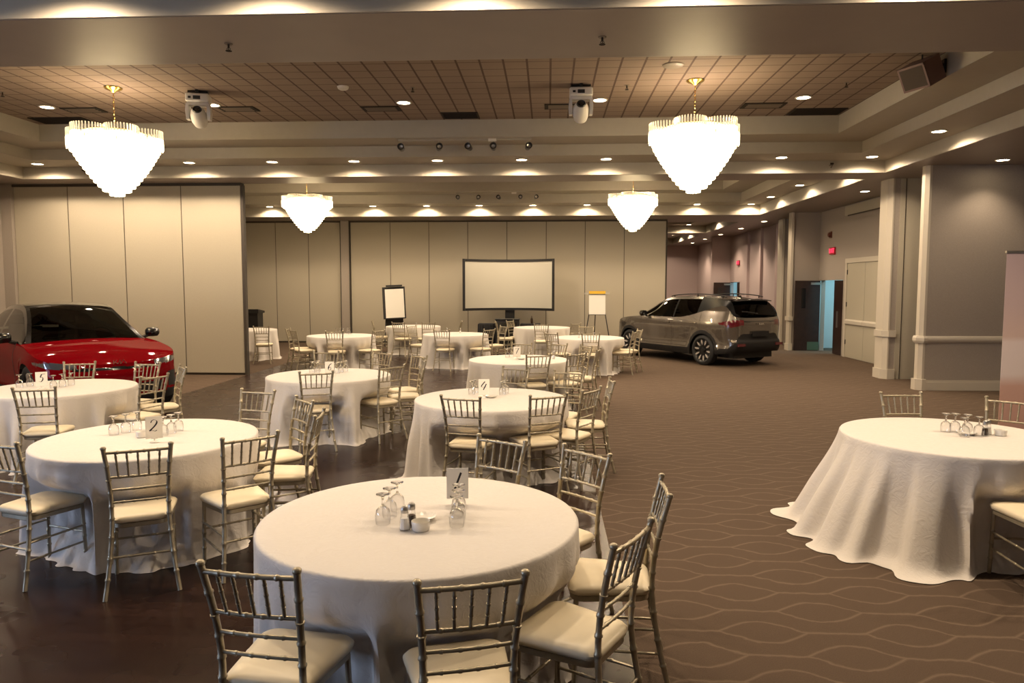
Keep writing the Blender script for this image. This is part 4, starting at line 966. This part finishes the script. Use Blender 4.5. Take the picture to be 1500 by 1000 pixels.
# ================================================================== cars
# body frame: x forward, y to the car's left, z up. The side is a sheet of columns (along the plan outline) by rows (in height).
def resample(P, step):
    L = [0]
    for a, c in zip(P, P[1:]): L.append(L[-1] + hypot(c[0]-a[0], c[1]-a[1]))
    xs = list(zip(L, [p[0] for p in P])); ys_ = list(zip(L, [p[1] for p in P])); n = int(L[-1]/step)
    return [(smooth_table(xs, L[-1]*i/n), max(0, smooth_table(ys_, L[-1]*i/n))) for i in range(n+1)]
def car(name, label, loc, rz, scale, sp):
    t = thing(name, label, 'car', loc, rz); t.scale = (scale,)*3
    out = resample(sp['plan'], .028); nc = len(out); rows = sp.get('rows', 44)
    norm = []
    for i in range(nc):
        a, c = out[max(0,i-1)], out[min(nc-1,i+1)]; dx, dy = c[0]-a[0], c[1]-a[1]; q = hypot(dx,dy) or 1; norm.append((dy/q, -dx/q) if False else (dy/q*-1*-1, -dx/q))
    # outward normal for an outline running rear centre -> left side -> front centre
    norm = [(-(-n[0]) if False else n[0], n[1]) for n in norm]
    nrm = []
    for i in range(nc):
        a, c = out[max(0,i-1)], out[min(nc-1,i+1)]; tx, ty = c[0]-a[0], c[1]-a[1]; q = hypot(tx,ty) or 1; nx, ny = -ty/q, tx/q
        if i == 0: nx, ny = -1, 0
        if i == nc-1: nx, ny = 1, 0
        nrm.append((nx, ny))
    RA = sp['arch_r']; wz = sp['wheel_r']
    def zb(x, ny):
        z = table(sp['sill'], x)
        if ny > .55:
            for xw in sp['axles']:
                d = abs(x-xw)
                if d < RA: z = max(z, wz + sqrt(RA*RA-d*d)*.98)
        return z
    def P(i, r):
        (x, y), (nx, ny) = out[i], nrm[i]; z0, z1 = zb(x, ny), smooth_table(sp['top'], x)
        f = r/(rows-1); z = z0 + .075*min(1, f*rows/3) + (z1-z0-.075)*max(0, (f-2/(rows-1))/(1-2/(rows-1))) if r else z0
        off = smooth_table(sp['side_prof'], z)*max(0, ny)**2
        px = x + (smooth_table(sp['front_prof'], z)*max(0, nx) - smooth_table(sp['rear_prof'], z)*max(0, -nx))
        # flare round the wheels
        for xw in sp['axles']:
            d = hypot(x-xw, z-wz)
            if ny > .55: off += sp.get('flare', .02)*math.exp(-((d-RA)/.09)**2) if d > RA-.05 else 0
        return (px, max(0, y + off) if y > 1e-6 else 0.0, z)
    G_ = [[P(i, r) for r in range(rows)] for i in range(nc)]
    parts = {}
    def put(pn, mt, *q):
        mb, _ = parts.setdefault(pn, (MB(), mt)); mb.add(q, [tuple(range(len(q)))])
    for i in range(nc-1):
        for r in range(rows-1):
            q = [G_[i][r], G_[i+1][r], G_[i+1][r+1], G_[i][r+1]]
            cx, cy, cz = [sum(p[k] for p in q)/4 for k in range(3)]
            pn, mt = sp['pick'](cx, cy, cz, nrm[i][0], nrm[i][1])
            put(pn, mt, *q); put(pn, mt, *[(x, -y, z) for x, y, z in reversed(q)])
    # bonnet: strips across from the left top edge to the right top edge
    xc = sp['cowl']; NA = 24
    def strip(i, crown):
        x, y, z = G_[i][rows-1]; return [(x + sp.get('bow', .0)*(1-u*u)*sstep(xc+.9, xc, x), y*u, z + crown(x)*(1-u*u) - sp.get('crease', 0)*math.exp(-((abs(u)-.62)/.10)**2)*sstep(xc+1.6, xc+.5, x)*0) for u in [1-2*k/NA for k in range(NA+1)]]
    hood = [i for i in range(nc) if out[i][0] >= xc-.02]; st = [strip(i, lambda x: table(sp['crown'], x)) for i in hood]
    mb, _ = parts.setdefault('bonnet', (MB(), sp['paint'])); mb.loft(st, False)
    rear = [i for i in range(nc) if out[i][0] <= sp['rail'][0][0]+.03]; st = [strip(i, lambda x: .01) for i in rear]
    mb, _ = parts.setdefault('tailgate_top', (MB(), sp['rear_top'])); mb.loft(st, False)
    # glasshouse
    rx = [(a, z) for a, z, y in sp['rail']]; ry = [(a, y) for a, z, y in sp['rail']]
    x0, x1 = sp['rail'][0][0], sp['rail'][-1][0]; ng = 64; xs = [lerp(x0, x1, k/ng) for k in range(ng+1)]
    side = [(x, y, z) for (x, y, z) in [G_[i][rows-1] for i in range(nc)]]
    def belt(x):
        best = None
        for (a, c) in zip(side, side[1:]):
            if a[0] <= x <= c[0] and c[0]-a[0] > 1e-6:
                f = (x-a[0])/(c[0]-a[0]); best = (lerp(a[1],c[1],f), lerp(a[2],c[2],f)); break
        return best or (side[0][1], side[0][2])
    rail = []
    for x in xs:
        by, bz = belt(x); z = max(smooth_table(rx, x), bz+.002); y = min(smooth_table(ry, x), by-.004); rail.append((x, y, z, by, bz))
    NR = 8
    for k in range(ng):
        (xa, ya, za, bya, bza), (xb, yb, zb_, byb, bzb) = rail[k], rail[k+1]
        for r in range(NR):
            f0, f1 = r/NR, (r+1)/NR
            def pt(x, y, z, by, bz, f): return (x, lerp(by-.012, y, f) + .03*sin(pi*f)*(z-bz), lerp(bz, z, f))
            q = [pt(*rail[k], f0), pt(*rail[k+1], f0), pt(*rail[k+1], f1), pt(*rail[k], f1)]
            xm = (xa+xb)/2; fm = (f0+f1)/2
            pn, mt = sp['glass_pick'](xm, fm)
            for s in (1, -1):
                pn2 = pn + ('' if pn in ('pillar', 'roof') else '')
                put(pn2 + ('|L' if s > 0 and pn == 'side_window' else '|R' if pn == 'side_window' else ''), mt, *([(x, y*s, z) for x, y, z in (q if s > 0 else reversed(q))]))
        for j in range(NA):
            u0, u1 = 1-2*j/NA, 1-2*(j+1)/NA
            def rp(x, y, z, u): return (x, y*u, z + sp['roof_crown']*(1-u*u)*sstep(0, .12, z - 1.0))
            q = [rp(xa,ya,za,u0), rp(xb,yb,zb_,u0), rp(xb,yb,zb_,u1), rp(xa,ya,za,u1)]
            pn, mt = sp['roof_pick']((xa+xb)/2, (u0+u1)/2)
            put(pn, mt, *q)
    for pn, (mb, mt) in parts.items():
        mb.weld(); nm = pn.split('|')[0]
        for q in (mb.islands() if nm in ('headlight', 'tail_lamp', 'side_window', 'pillar', 'wheel_arch_trim', 'air_curtain', 'window_trim', 'sill_cladding', 'grille') else [mb]):
            if len(q.f) > 3: q.build(nm, mt, t, 50)
    # floor pan and cabin
    b = MB(); b.box(sp['rear_in'], sp['front_in'], -.62, .62, .20, .55)
    b.box(sp['axles'][0]+.5 if sp['axles'][0] < sp['axles'][1] else sp['axles'][1]+.5, max(sp['axles'])-.5, -.80, .80, .24, .60); b.build('underbody', M['dark_trim'], t)
    b = MB(); b.loft([[(sp['cowl']+dx, y, z) for y in (-.66, -.3, 0, .3, .66)] for dx, z in ((.0,.93),(-.25,.96),(-.42,.90),(-.45,.60))], False); b.build('dashboard', M['dark_trim'], t, 40)
    for sx, sy in sp['seats']:
        b = MB(); b.rbox(sx-.25, sx+.25, sy-.24, sy+.24, .45, .68, .06); b.loft([[(sx-.24-.20*k/4+a, sy+c*.22*(1-.12*k), .62+.55*k/4) for a, c in ((.07,-1),(.07,1),(-.07,1),(-.07,-1))] for k in range(5)], True, True)
        b.rbox(sx-.52, sx-.42, sy-.12, sy+.12, 1.18, 1.34, .04); b.build('seat', M['dark_trim'], t, 40)
    wx, wy = sp['wheel_pos']; b = MB(); R = Matrix.Rotation(radians(68), 4, 'Y')
    b.tube([Vector((wx, wy, .98)) + R @ Vector((.185*cos(2*pi*k/20), .185*sin(2*pi*k/20), 0)) for k in range(21)], .014, 6, False); b.tube([Vector((wx, wy, .98)), Vector((wx+.25, wy, .88))], .03, 6); b.tube([Vector((wx, wy, .98)) + R @ Vector((0,-.18,0)), Vector((wx, wy, .98)) + R @ Vector((0,.18,0))], .02, 6); b.build('steering_wheel', M['dark_trim'], t, 60)
    # door gaps
    for xs_ in sp['gaps']:
        pts = []
        for r in range(2, rows):
            x, y, z = G_[min(range(nc), key=lambda i: abs(out[i][0]-xs_) + (0 if nrm[i][1] > .5 else 9))][r]; pts.append((x, y+.001, z))
        b = MB(); b.tube(pts, .0035, 4); b.tube([(x, -y, z) for x, y, z in pts], .0035, 4); b.build('door_gap', M['seam'], t)
    for hx, hz in sp['handles']:
        for s in (1, -1):
            i = min(range(nc), key=lambda i: abs(out[i][0]-hx) + (0 if nrm[i][1] > .5 else 9)); r = min(range(rows), key=lambda r: abs(G_[i][r][2]-hz)); y = G_[i][r][1]
            b = MB(); b.rbox(hx-.11, hx+.11, y-.01 if s > 0 else -y-.022, y+.022 if s > 0 else -y+.01, hz-.014, hz+.014, .008); b.build('door_handle', sp['handle_mat'], t, 40)
    # mirrors
    mx, my, mz = sp['mirror']
    for s in (1, -1):
        b = MB(); b.lathe([(0,-.11),(.05,-.108),(.085,-.08),(.09,0),(.085,.07),(.05,.10),(0,.105)], 16, (0,0,0)); V = []
        for x, y, z in b.v: V.append((mx + x*.75, s*(my + .02 + z*.98), mz + y*.85))
        b.v = V; b.tube([(mx+.02, s*(my-.2), mz-.10), (mx+.01, s*(my-.06), mz-.05)], .028, 6); m = b.build('mirror', M['gloss_black'], t, 60)
        b = MB(); b.lathe([(0,0),(.07,0),(.075,-.002)], 16); b.v = [(mx-.068 + z, s*(my+.02) + x*1.1, mz + y*.8) for x, y, z in b.v]; b.build('mirror_glass', M['chrome'], m)
    b = MB(); fx, fz = sp['fin']; b.loft([[(fx-.09, y*.025, fz), (fx+.09, y*.008, fz), (fx-.07, 0, fz+.065)] for y in (-1, 1)], True, True); b.build('roof_antenna', sp['fin_mat'], t)
    # wheels
    WR, WW = sp['wheel_r'], .225
    for xw in sp['axles']:
        for s in (1, -1):
            cy = s*(sp['track']/2); R = Matrix.Rotation(-pi/2*s, 4, 'X')
            b = MB(); rr = sp['rim_r']
            b.lathe([(rr,-WW/2+.02),(rr+.03,-WW/2),(WR-.03,-WW/2+.005),(WR,-WW/2+.035),(WR,WW/2-.035),(WR-.03,WW/2-.005),(rr+.03,WW/2),(rr,WW/2-.02),(rr,-WW/2+.02)], 48, (xw, cy, WR), R, False); w = b.build('wheel', M['tyre'], t, 40)
            b = MB(); b.lathe([(0,WW/2-.075),(rr*.5,WW/2-.06),(rr-.03,WW/2-.07),(rr-.012,WW/2-.03),(rr+.003,WW/2-.018)], 40, (xw, cy, WR), R, False); b.build('rim', M['rim_dark'], w, 40)
            b = MB()
            for k in range(sp['spokes']):
                a = 2*pi*k/sp['spokes'] + .16; Q = Matrix.Translation((xw, cy, WR)) @ R @ Matrix.Rotation(a, 4, 'Z')
                for (r0, w0, r1, w1, r2, w2) in sp['spoke_shape']:
                    pts = [(-w0, r0), (w0, r0), (w1, r1), (w2, r2), (-w2, r2), (-w1, r1)]
                    b.loft([[Q @ Vector((x, y, zz - .02*(1-y/rr))) for x, y in pts] for zz in (WW/2-.055, WW/2-.022)], True, True)
            b.build('spokes', sp['spoke_mat'], w, 30)
            b = MB(); b.lathe([(0,WW/2-.025),(.05,WW/2-.028),(.06,WW/2-.05)], 16, (xw, cy, WR), R, False); b.build('hub_cap', M['rim_dark'], w, 40)
    return t, G_, out, nrm
# stylised maker's badge: K and I joined by a slanted stroke, then an A without its bar
def badge(parent, M4, h, m, name='badge'):
    b = MB(); w = .17
    def stroke(x0, y0, x1, y1):
        b.loft([[M4 @ Vector((x + dx, y, z)) for x, y in ((x0*h, y0*h), (x1*h, y1*h)) for dx in ((-w*h/2, w*h/2) if (x, y) == (x0*h, y0*h) else (w*h/2, -w*h/2))] for z in (0, .006)], True, True)
    stroke(.1,0,.1,1); stroke(.1,.30,.95,1.0); stroke(.48,.55,.98,0); stroke(.98,0,1.62,1.0); stroke(1.62,1.0,1.62,0); stroke(1.72,0,2.35,1.0); stroke(2.35,1.0,2.98,0)
    return b.build(name, m, parent)

# ---- red crossover, front three-quarter
def pick_red(x, y, z, nx, ny):
    y = abs(y)
    if nx > .25 and z < .30: return ('front_lip', M['clad'])
    if x > .30:
        if .70 + max(0, .62-x)*.22 < z < .79 and y > .50: return ('headlight', M['light_lens'])
        if .665 < z < .705 and y <= .54: return ('grille', M['gloss_black'])
        if .33 < z < .46 and y < .60: return ('lower_intake', M['clad'])
        if .36 < z < .58 and .70 < y: return ('air_curtain', M['clad']) if x > .42 else ('body', M['red'])
    if ny > .5 and z < .33: return ('sill_cladding', M['clad'])
    if nx < -.3 and z < .52: return ('rear_bumper', M['clad'])
    if nx < -.2 and .84 < z < .90: return ('tail_lamp', M['tail_red'])
    return ('body', M['red'])
def glass_red(x, f):
    if f > .90: return ('pillar', M['red'] if x < -1.3 else M['gloss_black'])
    if -1.96 < x < -1.88 or x < -3.2: return ('pillar', M['gloss_black'])
    return ('side_window', M['car_glass'])
def roof_red(x, u):
    if x > -1.36: return ('windshield', M['windshield']) if abs(u) < .93 else ('roof', M['gloss_black'])
    if x < -2.75: return ('rear_window', M['privacy_glass']) if abs(u) < .9 else ('roof', M['gloss_black'])
    return ('roof', M['gloss_black'])
RED = dict(plan=[(-3.83,0),(-3.82,.45),(-3.75,.72),(-3.5,.86),(-2.9,.925),(-1.5,.92),(-.6,.92),(0,.93),(.35,.905),(.56,.82),(.70,.62),(.79,.36),(.83,.15),(.838,0)],
 top=[(-3.83,1.06),(-3.0,1.06),(-2.0,1.01),(-.7,.99),(-.3,.965),(0,.925),(.35,.865),(.6,.80),(.78,.755),(.84,.745)], sill=[(-3.9,.28),(-3.4,.24),(.3,.22),(.6,.2),(.9,.19)],
 side_prof=[(.2,-.05),(.35,-.01),(.5,-.02),(.62,-.012),(.78,.0),(.88,-.015),(1.0,-.06)], front_prof=[(.18,-.05),(.3,.0),(.45,.01),(.6,.0),(.66,-.02),(.70,-.03),(.80,-.07)], rear_prof=[(.2,-.06),(.5,0),(.8,0),(1.06,-.12)],
 axles=[-2.9, 0], arch_r=.40, wheel_r=.365, rim_r=.255, track=1.63, pick=pick_red, cowl=-.52, crown=[(-.6,.045),(0,.055),(.5,.04),(.84,.0)], bow=.12, rear_top=M['red'], paint=M['red'],
 rail=[(-3.6,1.09,.62),(-3.15,1.30,.60),(-2.7,1.43,.58),(-2.2,1.505,.585),(-1.75,1.52,.585),(-1.38,1.475,.59),(-1.0,1.285,.66),(-.5,.985,.80)], roof_crown=.035, glass_pick=glass_red, roof_pick=roof_red,
 rear_in=-3.6, front_in=.45, seats=[(-1.55,.37),(-1.55,-.37),(-2.5,.37),(-2.5,-.37)], wheel_pos=(-1.1,.37), gaps=[-.72,-1.92,-2.75], handles=[(-1.72,.86),(-2.6,.88)], handle_mat=M['red'], mirror=(-.78,1.0,1.07), fin=(-2.9,1.42), fin_mat=M['gloss_black'],
 spokes=5, spoke_shape=[(.04,.035,.15,.05,.245,.075)], spoke_mat=M['alloy'])
RC, *_ = car('red_car', 'glossy red crossover car seen from the front, parked before the near partition', (-6.80, 10.62, 0), radians(-41), 1.045, RED)
badge(RC, Matrix.Translation((.845,-.085,.745)) @ Matrix.Rotation(pi/2, 4, 'Z') @ Matrix.Rotation(radians(68), 4, 'X'), .056, M['chrome'])
# ---- grey SUV, rear three-quarter
def pick_grey(x, y, z, nx, ny):
    y = abs(y)
    if ny > .55:
        for xw in (0, 2.755):
            if hypot(x-xw, z-.365) < .475: return ('wheel_arch_trim', M['clad'])
        if z < .40: return ('sill_cladding', M['clad'])
    if x < -.45:
        if z < .78 - .36*sstep(.52, .92, y) and x < -.50: return ('rear_bumper', M['clad'])
        if abs(z - 1.02) < .085*(1-max(0, (x+.80)/.34)) and y > .52 and z > .93 + .06*(1-min(1, (y-.52)/.3)): return ('tail_lamp', M['tail_red'])
        if 1.055 < z < 1.085 and y <= .55: return ('light_bar', M['gloss_black'])
    if x > 3.2:
        if z < .50: return ('front_bumper', M['clad'])
        if .52 < z < .76 and y < .62: return ('grille', M['gloss_black'])
        if .66 < z < .86 and y >= .62: return ('headlight', M['light_lens'])
    return ('body', M['grey'])
def glass_grey(x, f):
    if f > .93 and x > .3: return ('window_trim', M['chrome'])
    if 1.03 < x < 1.13 or x < .30: return ('pillar', M['dark_panel'])
    return ('side_window', M['car_glass'] if x > 1.1 else M['privacy_glass'])
def roof_grey(x, u):
    if x > 1.62: return ('windshield', M['windshield']) if abs(u) < .93 else ('roof', M['grey'])
    if x < -.56: return ('rear_window', M['privacy_glass']) if abs(u) < .97 else ('pillar', M['gloss_black'])
    return ('roof', M['grey'])
GREY = dict(plan=[(-.95,0),(-.94,.42),(-.89,.70),(-.74,.85),(-.45,.905),(0,.93),(1.4,.925),(2.755,.93),(3.2,.885),(3.48,.74),(3.62,.45),(3.68,.2),(3.69,0)],
 top=[(-.95,1.15),(-.87,1.20),(-.74,1.33),(-.6,1.42),(-.4,1.41),(0,1.315),(.45,1.19),(.9,1.125),(2.0,1.115),(2.4,1.10),(2.9,1.06),(3.3,.985),(3.6,.88),(3.7,.84)], sill=[(-1,.36),(-.5,.30),(0,.24),(2.8,.24),(3.2,.26),(3.7,.30)],
 side_prof=[(.2,-.05),(.38,.0),(.55,-.03),(.75,-.015),(.92,.0),(1.05,-.02),(1.2,-.07),(1.3,-.11)], front_prof=[(.2,-.10),(.4,.0),(.7,.0),(.85,-.04),(1.0,-.10)], rear_prof=[(.25,-.14),(.42,.0),(.58,.02),(.66,-.03),(.9,-.03),(1.05,-.02),(1.2,-.08)],
 axles=[0, 2.755], arch_r=.405, wheel_r=.362, rim_r=.262, track=1.63, flare=.03, pick=pick_grey, cowl=2.46, crown=[(2.4,.05),(3.0,.06),(3.5,.04),(3.7,0)], bow=.14, rear_top=M['gloss_black'], paint=M['grey'],
 rail=[(-.86,1.19,.70),(-.74,1.36,.645),(-.64,1.50,.61),(-.5,1.555,.605),(0,1.61,.62),(.7,1.635,.625),(1.3,1.62,.62),(1.65,1.55,.63),(2.1,1.30,.72),(2.45,1.10,.83)], roof_crown=.03, glass_pick=glass_grey, roof_pick=roof_grey,
 rear_in=-.75, front_in=3.3, seats=[(1.25,.37),(1.25,-.37),(.35,.37),(.35,-.37)], wheel_pos=(1.75,.37), gaps=[2.28,1.08,.12], handles=[(1.28,.985),(.32,1.0)], handle_mat=M['grey'], mirror=(2.08,1.0,1.19), fin=(-.25,1.61), fin_mat=M['gloss_black'],
 spokes=10, spoke_shape=[(.13,.008,.20,.026,.255,.012)], spoke_mat=M['alloy'])
GC, GG, *_ = car('grey_suv', 'grey SUV seen from the rear left, parked on the carpet by the far wall', (4.47, 18.0, 0), radians(122), 1.0, GREY)
badge(GC, Matrix.Translation((-.975,.085,.985)) @ Matrix.Rotation(-pi/2, 4, 'Z') @ Matrix.Rotation(radians(90), 4, 'X'), .055, M['chrome'])
for s in (1, -1):
    b = MB(); pts = [(lerp(-.45,1.45,k/16), s*.60, 1.635+.035*sin(pi*k/16)**.4 + .028*sin(pi*k/16)) for k in range(17)]; b.tube(pts, .014, 6)
    for k in (1, 8, 15): b.tube([pts[k], (pts[k][0], s*.60, 1.60)], .012, 6)
    b.build('roof_rail', M['clad'], GC, 60)
b = MB(); b.loft([[(-.50+dx, y, 1.572+dz+.022*(1-(y/.62)**2)) for y in [-.60+.1*k for k in range(13)]] for dx, dz in ((.06,.004),(-.10,.0),(-.22,-.025),(-.22,-.045),(-.1,-.035))], False); b.build('roof_spoiler', M['gloss_black'], GC, 50)
b = MB(); b.tube([(-.90,.05,1.25),(-.86,.34,1.29),(-.84,.50,1.30)], .011, 6); b.build('rear_wiper', M['black'], GC)
b = MB(); b.box(-.965,-.955,-.27,.27,.72,.84); b.build('plate_recess', M['clad'], GC)
for s in (1, -1):
    b = MB(); b.box(-.972,-.95,s*.62-.12,s*.62+.12,.50,.56); b.build('rear_reflector', M['tail_red'], GC)
# ================================================================== camera and look
F_, HY, VX, HC = 1060.0, 419.0, 803.0, 1.89
pitch = math.atan((500-HY)/F_); yaw = math.atan((VX-750)/hypot(F_, 500-HY))
fw = Vector((-sin(yaw)*cos(pitch), cos(yaw)*cos(pitch), -sin(pitch)))
cd = bpy.data.cameras.new('camera'); cd.sensor_fit = 'HORIZONTAL'; cd.sensor_width = 36; cd.lens = 36*F_/1500; cd.clip_end = 200; cd.clip_start = .05
cam = bpy.data.objects.new('camera', cd); COL.objects.link(cam); cam.location = (0, 0, HC); cam.rotation_euler = fw.to_track_quat('-Z', 'Y').to_euler()
SC.camera = cam
w = bpy.data.worlds.new('world'); SC.world = w; w.use_nodes = True; w.node_tree.nodes['Background'].inputs[0].default_value = (.01,.009,.008,1); w.node_tree.nodes['Background'].inputs[1].default_value = 1
SC.view_settings.view_transform = 'Standard'; SC.view_settings.look = 'None'; SC.view_settings.gamma = 1; SC.view_settings.use_curve_mapping = False
SC.view_settings.exposure = 0.2
cy = SC.cycles; cy.max_bounces = 8; cy.diffuse_bounces = 5; cy.glossy_bounces = 4; cy.transmission_bounces = 8; cy.transparent_max_bounces = 12
cy.use_denoising = True; cy.sample_clamp_indirect = 6; cy.caustics_reflective = False; cy.caustics_refractive = False; cy.use_light_tree = True
